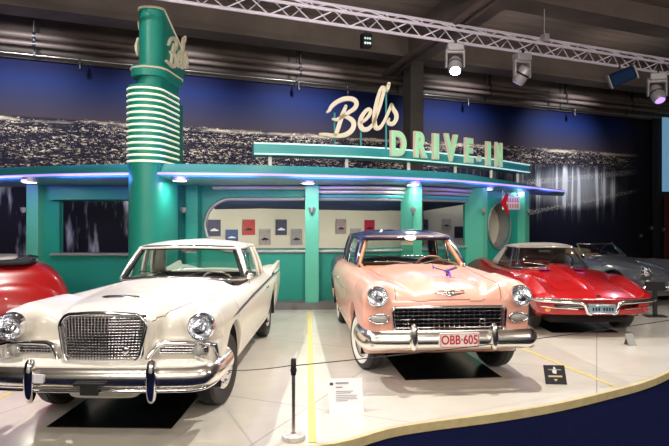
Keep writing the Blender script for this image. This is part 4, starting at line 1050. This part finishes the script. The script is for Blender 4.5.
    # valance rails under the canopy
    sV=sx(-.38); sE=sx(3.0)
    for k,(zz,d) in enumerate(((2.27,.16),(2.19,.12),(2.11,.08))):
        MB().sweep([tuple(off(s,0,zz)) for s in np.linspace(sV if k else sx(-2.45),sE,70)],[(0,-.035),(d,-.035),(d+.01,0),(d,.03),(0,.03)]).build('valance_rail','silver_trim' if k<2 else 'fascia',root,40)
    # kerb
    kp=[tuple(off(s,.0,0)) for s in np.linspace(0,L,80)]
    MB().sweep(kp,[(-.5,0),(.42,0),(.42,.12),(-.5,.12)]).build('kerb','kerb',root,30)
    # posts
    posts=[(-5.72,.22,.30,.17),(-2.80,.34,.24,.2),(-.52,.32,.22,.2),(1.38,.42,.2,.2),(2.92,.42,.2,.2),(4.58,.20,.2,.2)]
    for k,(X,d,dd,w) in enumerate(posts):
        s=sx(X); p=at(s); nn=nr(s); tt=Vector((-nn.y,nn.x,0)); a=p-tt*w/2; q=[]
        if k==1: p=p+tt*.0
        w=.25 if k in(2,) else (.20 if k>2 else .22)
        c=[p-tt*w/2-nn*.02,p+tt*w/2-nn*.02,p+tt*w/2+nn*d,p-tt*w/2+nn*d]
        MB().add([v_+Vector((0,0,.12)) for v_ in c]+[v_+Vector((0,0,2.34)) for v_ in c],[(0,1,2,3),(7,6,5,4),(0,4,5,1),(1,5,6,2),(2,6,7,3),(3,7,4,0)]).build('post','mint' if k!=1 else 'teal',root,0)  # second post takes the darker teal to stand for the shade on it
    # canopy
    cat_,cnr,CL,cx=curve_pts(CP); bat,_,BL,_=curve_pts([(-8.2,11.9),(-5.9,11.5),(-3,11.42),(-1,11.42),(.3,11.5),(1.2,11.75),(2.3,12.5),(3.2,13.45),(4.0,14.25),(4.75,15.0),(5.7,16.4),(6.62,17.03)])
    NC=110; rows=[]
    for i in range(NC+1):
        u=i/NC; c=cat_(u*CL); nn=cnr(u*CL); b=bat(u*BL); tp=min(1,(1-u)/.10); h=.12+.88*min(1,(1-u)/.35); 
        inn=-nn*min(.16,.5*(b-c).length)
        zb=2.36; ztop=2.40+.17*h+.02*h
        rows.append([b+Vector((0,0,2.30)),c+Vector((0,0,zb))+inn*.6,c+Vector((0,0,zb+.02)),c+Vector((0,0,zb+.10)),c+Vector((0,0,zb+.10))+inn*.25,c+inn*.5+Vector((0,0,ztop)),b+Vector((0,0,ztop+.02))])
    def strip(a,b_,name,mt):
        v=[];f=[]; k=b_-a+1
        for r_ in rows: v+=r_[a:b_+1]
        for i in range(NC):
            for j in range(k-1): f.append((i*k+j,(i+1)*k+j,(i+1)*k+j+1,i*k+j+1))
        return MB().add(v,f).build(name,mt,root,40)
    strip(0,1,'canopy_soffit','soffit'); strip(1,4,'canopy_lip','fascia'); strip(4,5,'canopy_fascia','fascia'); strip(5,6,'canopy_roof','fascia')
    MB().tube([cat_(s)+cnr(s)*.02+Vector((0,0,2.425)) for s in np.linspace(.3,CL-.1,110)],.020,8).build('neon_tube','neon',root,60)
    for i in range(9):
        s=.6+i*(CL-1.4)/8.5; p=cat_(s)+cnr(s)*.12+Vector((0,0,2.33)); l=bpy.data.lights.new('neon_glow','AREA'); l.shape='RECTANGLE'; l.size=1.35; l.size_y=.03; l.energy=7 if i<5 else 3.5; l.color=(.34,.20,1.0)
        lo=bpy.data.objects.new('neon_glow',l); COL.objects.link(lo); lo.parent=root; lo.location=p
        nn=cnr(s); lo.rotation_euler=(-nn+Vector((0,0,.16))).to_track_quat('-Z','Y').to_euler()
    # parapet band on stubs
    pat,pnr,PL,_=curve_pts(BP)
    pp=[tuple(pat(s)+Vector((0,0,2.80))) for s in np.linspace(0,PL,60)]
    MB().sweep(pp,[(0,0),(.06,.0),(.06,.20),(0,.20),(-.35,.20),(-.35,0)]).build('parapet_band','fascia',root,30)
    for zz in (.205,.02): MB().tube([pat(s)+pnr(s)*.075+Vector((0,0,2.80+zz)) for s in np.linspace(0,PL,60)],.014,6).build('neon_tube','white_neon',root,60)
    for s in np.linspace(.3,PL-.3,6):
        p=pat(s)-pnr(s)*.12; MB().box((p.x-.03,p.y-.03,2.5),(p.x+.03,p.y+.03,2.82)).build('parapet_stub','silver_trim',root,0)
    # recessed downlights in the soffit
    for k,(px,py) in enumerate(((30,180.5),(180,179),(308,181.5),(413,183.5),(487,188),(521,191))):
        zc=2.345; Y=(zc-EYE)*F_/(HY-py); X=(px-334.5)*Y/F_
        o=MB().lathe([(.001,-.035),(.12,-.035),(.135,-.03),(.135,.05)],(X,Y,zc-.0),'z',24).build('downlight','lamp_glow' if False else 'silver_trim',root,40)
        MB().lathe([(.001,0),(.11,0)],(X,Y,zc-.037),'z',24).build('downlight_glass','lamp_glow',o,0)
        l=bpy.data.lights.new('downlight_beam','AREA'); l.shape='DISK'; l.size=.16; l.energy=9; l.color=(1,.93,.8); lo=bpy.data.objects.new('downlight_beam',l); COL.objects.link(lo); lo.location=(X,Y,zc-.05); lo.parent=root
    # interior soffit and poster wall behind the openings
    rot=(0,0,TH)
    pw=MB().box((-3.6,-.30,.1),(5.2,-.25,2.22),0).build('poster_wall','cream',root,0,loc=tuple(hall(0,0)),rot=rot)
    v=[]; 
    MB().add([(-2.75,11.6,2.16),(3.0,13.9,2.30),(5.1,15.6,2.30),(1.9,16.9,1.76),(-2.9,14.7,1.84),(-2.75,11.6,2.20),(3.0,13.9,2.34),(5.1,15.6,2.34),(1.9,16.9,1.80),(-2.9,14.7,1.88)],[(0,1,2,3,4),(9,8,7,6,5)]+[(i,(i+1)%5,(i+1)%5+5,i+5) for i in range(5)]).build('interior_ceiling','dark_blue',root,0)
    MB().sweep([tuple(off(s,-.18,1.03)) for s in np.linspace(sC+.3,sD,60)],[(-.45,0),(.0,0),(0,.05),(-.45,.05)]).build('counter_top','mint',root,30)
    l=bpy.data.lights.new('interior_lamp','AREA'); l.size=1.2; l.size_y=.3; l.shape='RECTANGLE'; l.energy=34; l.color=(1,.95,.86)
    for (X,Y) in ((-1.5,13.2),(1.4,14.2)):
        lo=bpy.data.objects.new('interior_lamp',l); COL.objects.link(lo); lo.location=(X,Y-.7,1.72); lo.parent=root; lo.rotation_euler=(R(75),0,TH)
    # sconces: things of their own
    for k,(X,d,side) in enumerate(((-5.72,.22,-1),(-2.80,.34,-1),(-.52,.32,0),(1.38,.42,-1),(2.92,.42,-1),(4.58,.20,0))):
        s=sx(X); p=at(s)+nr(s)*(d+.045); tt=Vector((-nr(s).y,nr(s).x,0)); p=p+tt*(.14*side)
        o=MB().lathe([(.001,-.05),(.03,-.045),(.055,.0),(.06,.05),(.052,.05),(.045,.0),(.001,-.02)],n=20,axis='z').build('wall_lamp','silver_trim',None,50)
        MB().tube([(0,0,-.04),(0,.02,-.09),(.0,.05,-.10)],.008,6).build('lamp_arm','dark_metal',o,60)
        MB().lathe([(.001,.03),(.05,.03)],n=20,axis='z').build('lamp_glass','white_neon',o,0)
        o.location=(p.x,p.y,1.84); tag(o,'small cup shaped lamp on the %s diner post'%('leftmost','shaded post right beside the tower, second','central post over the yellow line, third','post above the pink sedan, fourth','post left of the red arrow sign, fifth','last right')[k],'lamp','cup lamps on the diner posts')
    # posters
    ps=[(208,220.6,219.7,236,(.03,.03,.09),'dark navy poster with a pale car, first from the rounded window end'),(225.7,238,229.6,242,(.03,.08,.22),'blue poster hung low, second from the rounded window end'),(242.6,255,219.5,235,(.45,.04,.03),'bright red poster left of the central post'),(259,270.6,229,245,(.36,.32,.29),'grey poster with a dark car hung low, left of the central post'),(275.5,286.7,219.5,235,(.05,.05,.10),'dark navy poster nearest the central post, hung high'),(291,302,229,245,(.30,.29,.29),'light grey poster with a dark car partly behind the central post'),(312,318,219,235,(.36,.05,.04),'red poster sliver just right of the central post'),(336,346,219,234,(.33,.25,.24),'dusty pink poster left of the pink sedan roof'),(350.5,361,228.5,243,(.40,.36,.33),'pale poster hung low between dusty pink and crimson posters'),(364.5,374.5,220,233,(.42,.01,.05),'crimson poster left of the dark column'),(419,428,219.5,230,(.10,.14,.25),'slate blue poster right of the fourth post'),(442,451,219,229.5,(.42,.40,.34),'cream and grey poster left of the low dark poster'),(454.5,463,226.5,238,(.03,.03,.06),'small black poster hung low at the right end of the window')]
    for i,(a,b,c,d,colr,l) in enumerate(ps):
        def onwall(px):
            k=(px-334.5)/F_; Y=(15.87-.33/CT)/(1-.457*k); return k*Y,Y
        (xa,ya),(xb,yb)=onwall(a),onwall(b); zt=EYE-(c-HY)*ya/F_; zb_=EYE-(d-HY)*ya/F_; w=math.hypot(xb-xa,yb-ya)
        mname='poster_print_%d'%i; M[mname]=mat('poster_print',colr,.5,noise=.3,nscale=14)
        o=MB().box((0,-.012,0),(w,0,zt-zb_)).build('car_poster',mname,None,0,loc=(xa,ya,zb_),rot=rot)
        h=zt-zb_; cl=('card_white' if i in(0,1,4) else 'card_black')
        MB().prism([(w*.2,h*.30),(w*.8,h*.30),(w*.82,h*.38),(w*.66,h*.40),(w*.58,h*.46),(w*.38,h*.46),(w*.32,h*.40),(w*.18,h*.37)],-.016,-.0122).build('printed_car',cl,o,0)
        tag(o,l,'poster','car posters inside the diner')
    return root
STROKES=[ # script lettering traced as pen strokes in image-like units
 [(45,238,5),(60,225,9),(75,200,11),(105,175,12),(150,155,13),(195,152,13),(225,165,13),(232,190,13),(218,215,12),(185,238,11),(150,262,11),(110,285,9),(82,282,6)],
 [(150,262,8),(185,275,12),(212,300,14),(212,335,14),(190,365,14),(150,385,13),(100,388,11),(40,380,9),(0,378,7)],
 [(165,200,9),(145,250,12),(128,300,12),(112,350,12),(98,384,9)],
 [(262,305,8),(290,285,9),(315,255,10),(322,230,10),(308,218,9),(285,238,11),(262,275,13),(256,315,14),(272,345,14),(305,345,12),(335,318,9),(352,290,7)],
 [(345,300,8),(372,230,9),(395,150,10),(408,95,10),(400,78,8),(385,95,9),(368,150,11),(352,220,12),(346,290,13),(356,335,13),(382,335,11),(408,298,9),(435,240,9),(455,190,9)],
 [(438,58,10),(434,80,10),(428,104,5)],
 [(455,190,9),(465,215,11),(485,250,12),(484,285,12),(462,312,12),(435,305,10),(440,282,7)],
]
def script_mb(k,depth):   # k metres per unit; centred on (250,235); lies in XZ, front at -Y
    mb=MB()
    for st in STROKES:
        P=[Vector((a,b,r)) for a,b,r in st]; out=[]
        for i in range(len(P)-1):
            p0=P[max(i-1,0)];p1=P[i];p2=P[i+1];p3=P[min(i+2,len(P)-1)]
            for q in range(6):
                t=q/6; out.append(.5*((2*p1)+(p2-p0)*t+(2*p0-5*p1+4*p2-p3)*t*t+(3*p1-p0-3*p2+p3)*t**3))
        out.append(P[-1]); v=[];f=[];n=len(out)
        for i,p in enumerate(out):
            a=out[max(i-1,0)];b=out[min(i+1,n-1)]; d=Vector((b.x-a.x,b.y-a.y)); d.normalize(); q=Vector((-d.y,d.x))*p.z*1.10
            for sg in(1,-1):
                xx=(p.x+q.x*sg-250)*k; zz=-(p.y+q.y*sg-235)*k
                v+=[(xx,-depth/2,zz),(xx,depth/2,zz)]
        for i in range(n-1):
            a=i*4;b=a+4; f+=[(a,b,b+2,a+2),(a+1,a+3,b+3,b+1),(a,a+1,b+1,b),(a+2,b+2,b+3,a+3)]
        f+=[(0,2,3,1),((n-1)*4,(n-1)*4+1,(n-1)*4+3,(n-1)*4+2)]
        mb.add(v,f)
        for p,(i_) in ((out[0],0),(out[-1],1)):
            c=[((p.x+p.z*1.10*math.cos(t)-250)*k,-(p.y+p.z*1.10*math.sin(t)-235)*k) for t in np.linspace(0,2*PI,15)[:-1]]; mb.prism(c,-depth/2,depth/2)
    return mb
def build_signs():
    # big script: crop units 542px = 85 image px
    Y=10.95; ppu=85/542; k=ppu*Y/F_; c=pt(320+250*ppu,75+235*ppu,Y)
    root=empty('script_sign',(c.x,Y,2.95),0,'cream script lettering sign standing on thin turquoise poles above the diner canopy','sign')
    o=script_mb(k,.07).build('script_lettering','sign_cream',root,40); o.location=(0,0,c.z-2.95)
    for px,py in ((334.5,112),(361,125),(386.5,85)):
        p=pt(px,py,Y); MB().cyl((p.x-c.x,.08,-.0),(p.x-c.x,.08,p.z-2.95),.018,8).build('sign_pole','fascia',root,60)
    # block letters on the curve
    pat,pnr,PL,_=curve_pts(BP)
    root=empty('block_letter_sign',(2.3,12.2,3.0),0,'row of mint green block letters with cream rims along the diner parapet','sign')
    for ch,x0,x1,yt,yb in (('D',391,409,131.0,156.5),('R',414,430.5,131.8,158),('I',433.5,441,133.5,159.5),('V',443,462,134,161.5),('E',464.5,476.5,138,163),('.',478,484,155.5,162),('I',486.5,493.5,141.5,166),('N',494.5,506.5,142.5,167)):
        cx=(x0+x1)/2; k=(cx-334.5)/F_
        best=min(np.linspace(0,PL,800),key=lambda s:abs((pat(s)+pnr(s)*.18).x/(pat(s)+pnr(s)*.18).y-k)); p=pat(best)+pnr(best)*.13; nn=pnr(best); ang=math.atan2(nn.x,-nn.y)
        Yp=p.y; zt=EYE-(yt-HY)*Yp/F_; zb=EYE-(yb-HY)*Yp/F_; w=(x1-x0)*Yp/F_/max(.55,abs(math.cos(ang)+k*math.sin(ang)))*.98; h=zt-zb
        def fit(off,ext,grow):
            t=text_mb(ch,1,ext,off); xs=[v[0] for v in t.v]; ys=[v[1] for v in t.v]
            W,H=max(xs)-min(xs),max(ys)-min(ys); mx_,my=(max(xs)+min(xs))/2,(max(ys)+min(ys))/2
            sx_,sy=(w-grow)/W,(h-grow)/H; t.v=[((a-mx_)*sx_,(b-my)*sy,c_) for a,b,c_ in t.v]; return t
        l=fit(.05,.03,0).xf(UP).build('letter_body','sign_cream',root,0); l.location=(p.x-2.3,p.y-12.2,(zt+zb)/2-3.0); l.rotation_euler=(0,0,ang)
        q=fit(.012,.012,.06).xf(Matrix.Translation((0,-.026,0))@UP).build('letter_face','mint_neon',l,0)
    # arrow sign on the right post
    p=pt(509,203,13.9); root=empty('arrow_sign',(p.x,p.y,p.z),R(30),'white sign board with faded red words and a red arrow pointing left, by the porthole','sign')
    MB().box((-.22,-.02,-.16),(.36,.02,.16),.01).build('sign_board','plate_white',root,0)
    MB().prism([(-.36,0),(-.26,.06),(-.12,.22),(-.06,.22),(-.15,.0),(-.04,-.26),(-.12,-.24),(-.26,-.06)],-.06,-.03).build('arrow','sign_red',root,0)
    for i,t in enumerate(('DRIVE','THRU')) if False else enumerate(()): pass
    for row,zz in enumerate((.065,-.065)):
        for i in range(5): MB().prism([(-.08+i*.08,zz-.045),(-.03+i*.08,zz-.045),(-.03+i*.08,zz-.01),(-.05+i*.08,zz),(-.03+i*.08,zz+.045),(-.08+i*.08,zz+.045)],-.026,-.021).build('faded_character','coral_trim',root,0)
    MB().box((-.2,.02,.16),(-.17,.05,.45)).build('sign_bracket','silver_trim',root,0); MB().box((.3,.02,.16),(.33,.05,.45)).build('sign_bracket','silver_trim',root,0)
def stadium(cx,cy,r,L,d,n=16):
    d=Vector(d).normalized(); q=Vector((-d.y,d.x)); out=[]
    for i in range(n+1):
        a=PI*i/n; v=-q*math.cos(a)*-1*r; v=q*r*math.cos(a)-d*r*math.sin(a); out.append((cx+v.x,cy+v.y))
    for i in range(n+1):
        a=PI*i/n; v=-q*r*math.cos(a)+d*(L+r*math.sin(a)); out.append((cx+v.x,cy+v.y))
    return out
def build_tower():
    cx,cy=-3.12,9.72; d=(.09,1.0)
    root=empty('sign_tower',(cx,cy,0),0,'tall rounded turquoise tower with stacked rows of light rings, rising behind the white coupe','tower')
    MB().prism(stadium(0.02,0,.285,.62,d),0,3.86,'xy').build('tower_shaft','teal',root,40)
    for k in range(13):
        z=2.62+k*.098; P=[(x,y,z) for x,y in stadium(0.02,0,.30,.62,d,20)]
        MB().prism(stadium(0.02,0,.312,.62,d,20),z-.030,z-.016,'xy').build('ring_ledge','mint',root,40)
        MB().tube(P,.018,8,closed=True).build('light_ring','bulb_ring',root,60)
    MB().prism(stadium(.09,0,.20,.7,d),3.86,4.0,'xy').build('tower_neck','teal',root,40)
    MB().prism(stadium(.08,0,.30,.62,d),4.0,4.17,'xy').build('tower_collar','teal',root,40)
    MB().tube([(x,y,4.13) for x,y in stadium(.08,0,.305,.62,d,20)],.016,8,closed=True).build('collar_trim','sign_cream',root,60)  # cream trim, no lamp; its faint glow comes with the sign colour
    # fin with sloping top
    S=stadium(.11,0,.205,.95,d,14); 
    def top(y): return max(4.22,5.12+.06*min(max(y+.2,0),.5)-max(0,y-.30)**1.6*1.02)
    v=[(x,y,4.17) for x,y in S]+[(x,y,top(y)) for x,y in S]; n=len(S)
    MB().add(v,[tuple(range(n-1,-1,-1)),tuple(range(n,2*n))]+[(i,(i+1)%n,(i+1)%n+n,i+n) for i in range(n)]).build('tower_fin','teal',root,35)
    MB().tube([(x,y,top(y)) for x,y in S],.020,8,closed=True).build('fin_trim','sign_cream',root,60)
    # back plate with bead strip
    MB().box((.10,.80,2.30),(.34,1.10,3.78),.02).build('back_fin','teal',root,0) 
    # script names on both faces of the fin
    for sgn,l in ((1,'small cream script lettering on the right face of the green tower'),(-1,'small cream script lettering on the left face of the green tower, seen edge on')):
        m=script_mb(.0021,.04); o=m.build('tower_script','sign_cream',None,40)
        o.location=(cx+sgn*.25+.13,cy+.55,4.60); o.rotation_euler=(0,0,sgn*PI/2-.09); tag(o,l,'sign')
def build_truss():
    rot=TH; t=5.02; A=hall(-9.5,t,0); 
    root=empty('lighting_truss',(A.x,A.y,0),TH,'silver purple-lit triangular lighting truss crossing under the ceiling','truss')
    zt=5.42; zb=5.10; Ln=24.0; w=.30
    ch=[(0,0,zt),(0,-w/2,zb+.04),(0,w/2,zb)]   # local y: - is towards camera
    ch=[(0,0.0,zb),(0,-w*.55,zb+.18),(0,.06,zb+.36)]
    for c in ch: MB().cyl((0,c[1],c[2]),(Ln,c[1],c[2]),.030,12).build('chord','alu',root,60)
    nb=32; st=Ln/nb
    for a,b in((0,1),(1,2),(2,0)):
        for i in range(nb):
            x=i*st; MB().tube([(x,ch[a][1],ch[a][2]),(x+st/2,ch[b][1],ch[b][2]),(x+st,ch[a][1],ch[a][2])],.014,6).build('lattice_brace','alu',root,60)
    for x in (5.7,12.0,17.4): MB().cyl((x,-.05,zb+.3),(x,-.05,6.5),.012,6).box((x-.06,-.14,zb+.25),(x+.06,.02,zb+.42),.01).build('hanging_chain','fixture',root,30)
    # moving heads
    def head(px,py,scale,lit,aim,label,dark=False):
        k=(px-334.5)/F_; Yq=(15.87-t/CT)/(1-.457*k); p=Vector((k*Yq,Yq,5.08))
        r=empty('stage_light',(p.x,p.y,p.z),aim[2],label,'stage light')
        if dark: r.rotation_euler=(R(18),R(-20),R(-22))
        s=scale
        MB().box((-.035,-.04,-.02),(.035,.04,.06),.01).build('clamp','dark_metal',r,30)
        if dark:
            b=MB().box((-.26,-.13,-.36),(.26,.13,-.08),.03).build('lamp_housing','dark_blue',r,30); MB().box((-.30,-.14,-.38),(-.26,.14,-.06),.01).build('side_plate','silver_trim',b,30); MB().box((.26,-.14,-.38),(.30,.14,-.06),.01).build('side_plate','silver_trim',b,30); return
        MB().box((-.16*s,-.11*s,-.16*s),(.16*s,.11*s,-.02),.02).build('base_box','fixture',r,40)
        y=MB()
        for sg in(-1,1): y.box((sg*.17*s-.02,-.05,-.48*s),(sg*.17*s+.02,.05,-.12*s),.015)
        y.box((-.19*s,-.05,-.20*s),(.19*s,.05,-.15*s),.015).build('yoke','fixture',r,40)
        h=MB().lathe([(.001,.17),(.09,.165),(.125,.10),(.135,-.05),(.125,-.15),(.10,-.19),(.001,-.19)],axis='z',n=28).build('lamp_head','fixture',r,50)
        h.scale=(s,s,s); h.location=(0,0,-.42*s); h.rotation_euler=(aim[0],aim[1],0)
        MB().lathe([(.001,-.006),(.095,0)],(0,0,-.193),'z',28).build('lamp_lens','spot_glow' if lit else 'violet_glow',h,0)
        MB().lathe([(.128,-.02),(.142,-.0),(.128,.03)],axis='z',n=28).build('head_band','dark_metal',h,50)
        if lit: pass
    head(455,62,1.0,True,(R(-38),R(8),0),'stage light with a bright glowing white lens, left of the four truss fixtures')
    head(522,72,1.05,False,(R(28),R(18),R(20)),'unlit pale moving stage light, second hanging fixture from the left')
    head(619,78,1.0,False,(0,0,R(20)),'boxy dark blue fixture hanging tilted from the truss, third from the left',True)
    head(657,90,1.15,False,(R(-30),R(-10),R(-10)),'moving stage light with violet lens at the right end of the truss')
    # little projector near the pipes, left of the column
    p=pt(366,40,11.4); r=empty('small_projector',tuple(p),R(20),'small black spotlight cluster between the truss and the branch pipes','stage light')
    MB().box((-.10,-.08,-.16),(.10,.08,.12),.02).build('lamp_housing','black',r,30); MB().cyl((0,0,.1),(0,0,.55),.012,6).build('hanging_rod','dark_metal',r,30)
    for i in range(6): MB().lathe([(.001,0),(.022,0)],(-.05+.05*(i%3),-.083,-.08+.09*(i//3)),'y',12).build('lamp_lens','lamp_glow' if False else 'white_neon',r,0)
def build_small():
    # stanchions
    def post(p,l):
        r=empty('rope_stanchion',p,0,l,'barrier post')
        MB().lathe([(.001,0),(.088,0),(.092,.012),(.088,.035),(.06,.045),(.02,.05)],axis='z',n=36).build('base','marble',r,40)
        MB().cyl((0,0,.04),(0,0,.50),.0145,16).build('pole','satin_metal',r,60)
        MB().lathe([(.018,.50),(.021,.505),(.021,.62),(.015,.63),(.001,.63)],axis='z',n=20).build('cap','black',r,50); MB().lathe([(.024,.525),(.026,.535),(.024,.55)],axis='z',n=20).build('clip','dark_metal',r,50)
        return r
    post((-.32,4.60,0),'slim steel barrier post with a round stone foot at the centre front')
    post((4.22,6.85,0),'matching barrier post with stone foot beyond the right frame edge')
    def cord(a,b,sag,l):
        a,b=Vector(a),Vector(b); P=[a.lerp(b,t)+Vector((0,0,-sag*4*t*(1-t))) for t in np.linspace(0,1,30)]
        tag(MB().tube(P,.004,6).build('barrier_cord','black',None,60),l,'cord')
    cord((-.30,4.60,.575),(4.20,6.85,.575),.03,'thin dark cord from the central post towards the right')
    cord((-.34,4.60,.575),(-1.22,6.05,.16),.02,'thin dark cord from the central post to behind the front wheel of the white coupe')
    # dark metal stand at right near roadster
    r=empty('sign_stand',(6.02,11.0,0),0,'black metal T-shaped stand on a flat foot beside the grey roadster nose','stand')
    q=pt(655,294,8.9*1.0)
    Yb=EYE*F_/(316.5-HY); Xb=(655-334.5)*Yb/F_; r.location=(Xb,Yb,0)
    MB().box((-.17,-.10,0),(.17,.10,.02),.008).build('foot','dark_metal',r,30); MB().box((-.035,-.02,.02),(.035,.02,.44),.005).build('pole','dark_metal',r,30); MB().box((-.17,-.02,.44),(.17,.02,.60),.01).xf(Matrix.Identity(4)).build('top_plate','dark_metal',r,30)
    # information cards
    def card(px0,px1,pyt,pyb,label,mt,lean,h=None,rz=0):
        Yb=EYE*F_/(pyb-HY); xc=((px0+px1)/2-334.5)*Yb/F_; w=(px1-px0)*Yb/F_; 
        hh=h or (EYE-(pyt-HY)*Yb/F_)
        r=empty('info_card',(xc,Yb,0),rz,label,'sign')
        M4=Matrix.Rotation(-lean,4,'X')
        MB().box((-w/2,0,0),(w/2,.006,hh)).xf(M4).build('card_panel',mt,r,0)
        MB().box((-w*.3,.008,.0),(w*.3,.012,hh*.75)).xf(Matrix.Translation((0,hh*.62,0))@Matrix.Rotation(lean*.9,4,'X')).build('card_prop','satin_metal',r,0)
        return r,w,hh,M4
    r,w,h,m4=card(329,364,386,413,'white printed information card standing on the floor right of the barrier post','card_white',.42,.30,R(6))
    for i,(a,b,zz,t) in enumerate(((.22,.60,.86,.014),(.22,.42,.74,.010),(.22,.72,.62,.006),(.22,.66,.57,.006),(.22,.84,.50,.005),(.22,.80,.45,.005),(.22,.84,.40,.005),(.22,.55,.35,.005))):
        MB().box((-w/2+w*a,-.002,h*zz-t/2),(-w/2+w*b,-.0005,h*zz+t/2)).xf(m4).build('printed_line','ink',r,0)
    MB().box((-w/2+w*.05,-.002,h*.80),(-w/2+w*.15,-.0005,h*.88)).xf(m4).build('printed_logo','card_black',r,0)
    r,w,h,m4=card(546,567,368,384.5,'black card with a pale figure and lettering standing in front of the pink sedan','card_black',.5,.20,R(-4))
    MB().prism([(-.02,.115),(.015,.11),(.02,.14),(.008,.175),(-.005,.185),(-.012,.16),(-.028,.15)],-.003,-.0005).xf(m4).build('printed_figure','card_white',r,0)
    MB().box((-.07,-.003,.075),(.07,-.0005,.092)).xf(m4).build('printed_line','edge',r,0); MB().prism([(0,.03),(.02,.055),(-.02,.055)],-.003,-.0005).xf(m4).build('printed_mark','edge',r,0)
    r,w,h,m4=card(628,638,335,346,'small clear plastic card holder on the floor in front of the red sports car','frosted',.4,.17,R(20))
    # drip mats, and a black sheet put in as shadow under the red car
    for (x0,x1,y0,y1,rz,c,l) in ((-.52,.52,-.62,1.35,-2,(-1.83,5.45),'black drip mat lying under the white coupe'),(-.53,.53,-.55,1.3,6.7,(1.21,6.83),'black drip mat lying under the pink sedan'),(-.5,.5,-.4,1.4,1,(3.72,9.15),'black sheet standing in for the shadow under the red sports car')):
        o=MB().box((x0,y0,.001),(x1,y1,.012),.004).build('mat_and_shade','mat_black',None,0,loc=(c[0],c[1],0),rot=(0,0,R(rz))); tag(o,l,'mat')
# ------------------------------------------------------------------ lights and camera
def look(o,tgt): o.rotation_euler=(Vector(tgt)-o.location).to_track_quat('-Z','Y').to_euler()
def spot(loc,tgt,e,ang,col=(1,.93,.82),r=.08,blend=.6):
    l=bpy.data.lights.new('gallery_and_fill_spot','SPOT'); l.energy=e; l.spot_size=R(ang); l.spot_blend=blend; l.shadow_soft_size=r; l.color=col  # used for gallery lamps and for added fill spots alike
    o=bpy.data.objects.new('gallery_and_fill_spot',l); COL.objects.link(o); o.location=loc; look(o,tgt); return o
def area(loc,tgt,e,sx_,sy,col=(1,.94,.85)):
    l=bpy.data.lights.new('added_fill_panel','AREA'); l.shape='RECTANGLE'; l.size=sx_; l.size_y=sy; l.energy=e; l.color=col
    o=bpy.data.objects.new('added_fill_panel',l); COL.objects.link(o); o.location=loc; look(o,tgt); return o  # unseen area lamps added as fill
def build_lights():
    w=bpy.data.worlds.new('hall_ambient'); SC.world=w; w.use_nodes=True; w.node_tree.nodes['Background'].inputs[0].default_value=(.9,.85,.8,1); w.node_tree.nodes['Background'].inputs[1].default_value=.035
    W=(1,.92,.80)
    spot((-3.5,1.0,5.8),(-2.0,5.3,.7),300,50,W); spot((1.5,1.2,5.8),(1.2,6.6,.7),300,50,W)
    spot((-.5,0.5,5.8),(-1.2,5.0,.5),160,60,W); spot((4.5,3.0,5.8),(3.6,8.6,.6),300,46,W); spot((-2,3,6.0),(-.6,9.5,.8),620,60,W)
    spot((6.5,6.0,6.0),(4.2,10.2,.4),700,55,(1,.93,.86))
    # truss heads shining back towards the cars, and overhead spots casting their shadows
    k=(455-334.5)/F_; Yq=(15.87-5.02/CT)/(1-.457*k); spot((k*Yq,Yq-.15,4.5),(-.3,5.5,0),260,60,(1,.95,.9),.05,.3); spot((1.9,7.0,6.2),(1.3,7.0,0),1450,72,(1,.94,.86),.06,.4); spot((-3.5,6.2,6.2),(-1.5,6.2,0),1500,72,(1,.95,.88),.06,.4); spot((3.6,9.0,6.2),(3.9,8.8,0),850,66,(1,.95,.88),.06,.4)
    spot((-2.0,9.0,5.0),(-1.8,4.6,0),350,60,(.62,.45,1.0),.06); spot((3.2,11.4,5.0),(2.0,6.5,0),350,60,(.95,.85,1.0),.06)
    spot((7.5,13.2,5.0),(4.6,8.2,0),100,60,(.85,.8,1.0),.06); spot((-6,7,5.5),(-2.8,5.0,0),300,60,(.6,.42,1),.05)
    spot((-4.5,5.5,5.9),(-3.0,9.8,4.2),330,40,(1,.96,.9)); spot((1,5,6.0),(.5,10.5,2.8),420,70,(1,.96,.9))  # first spot is added to brighten the tower
    # mural washers
    for s in (-7.4,-4.2,-1.0,3.6,8.1):
        o=spot(tuple(hall(s,2.6,5.6)),tuple(hall(s,0,4.1)),650,80,(.92,.94,1.0),.1,1.0)
    # unseen up lights added to brighten the ceiling
    for (lx,ly) in ((-3,-3),(3,-3),(8,0)): area((lx,ly,4.2),(lx*.8+1,ly+9,6.6),270,3,1.5,(1,.90,.80))
    area((-3,-4,6.3),(-3,-8,1.8),600,3,1,(1,.95,.88)); area((4,-4,6.3),(4,-8,1.8),600,3,1,(1,.95,.88))  # added to brighten the rear wall that the chrome reflects
    for s in (-5,-1,3,7): spot(tuple(hall(s,3.6,4.6)),tuple(hall(s,3.0,6.5)),45,150,(1,.88,.76),.3,1)  # further up spots added for the ceiling
def build_camera():
    c=bpy.data.cameras.new('camera'); o=bpy.data.objects.new('camera',c); COL.objects.link(o); o.location=(0,0,EYE); o.rotation_euler=(PI/2,0,0)
    c.sensor_width=36; c.lens=36*F_/669; c.shift_y=-(223-HY)/669; c.clip_end=200; SC.camera=o
    SC.view_settings.view_transform='Standard'; SC.view_settings.look='None'; SC.view_settings.exposure=-.08; SC.view_settings.gamma=1; SC.view_settings.use_curve_mapping=False
import os
build_setting(); build_diner(); build_signs(); build_tower(); build_truss(); build_small()
make_white(); make_pink(); make_red(); make_grey(); r2=make_red2(); r2.location=(-6.65,7.1,0)
tag(r2,cat='car')
build_lights(); build_camera()
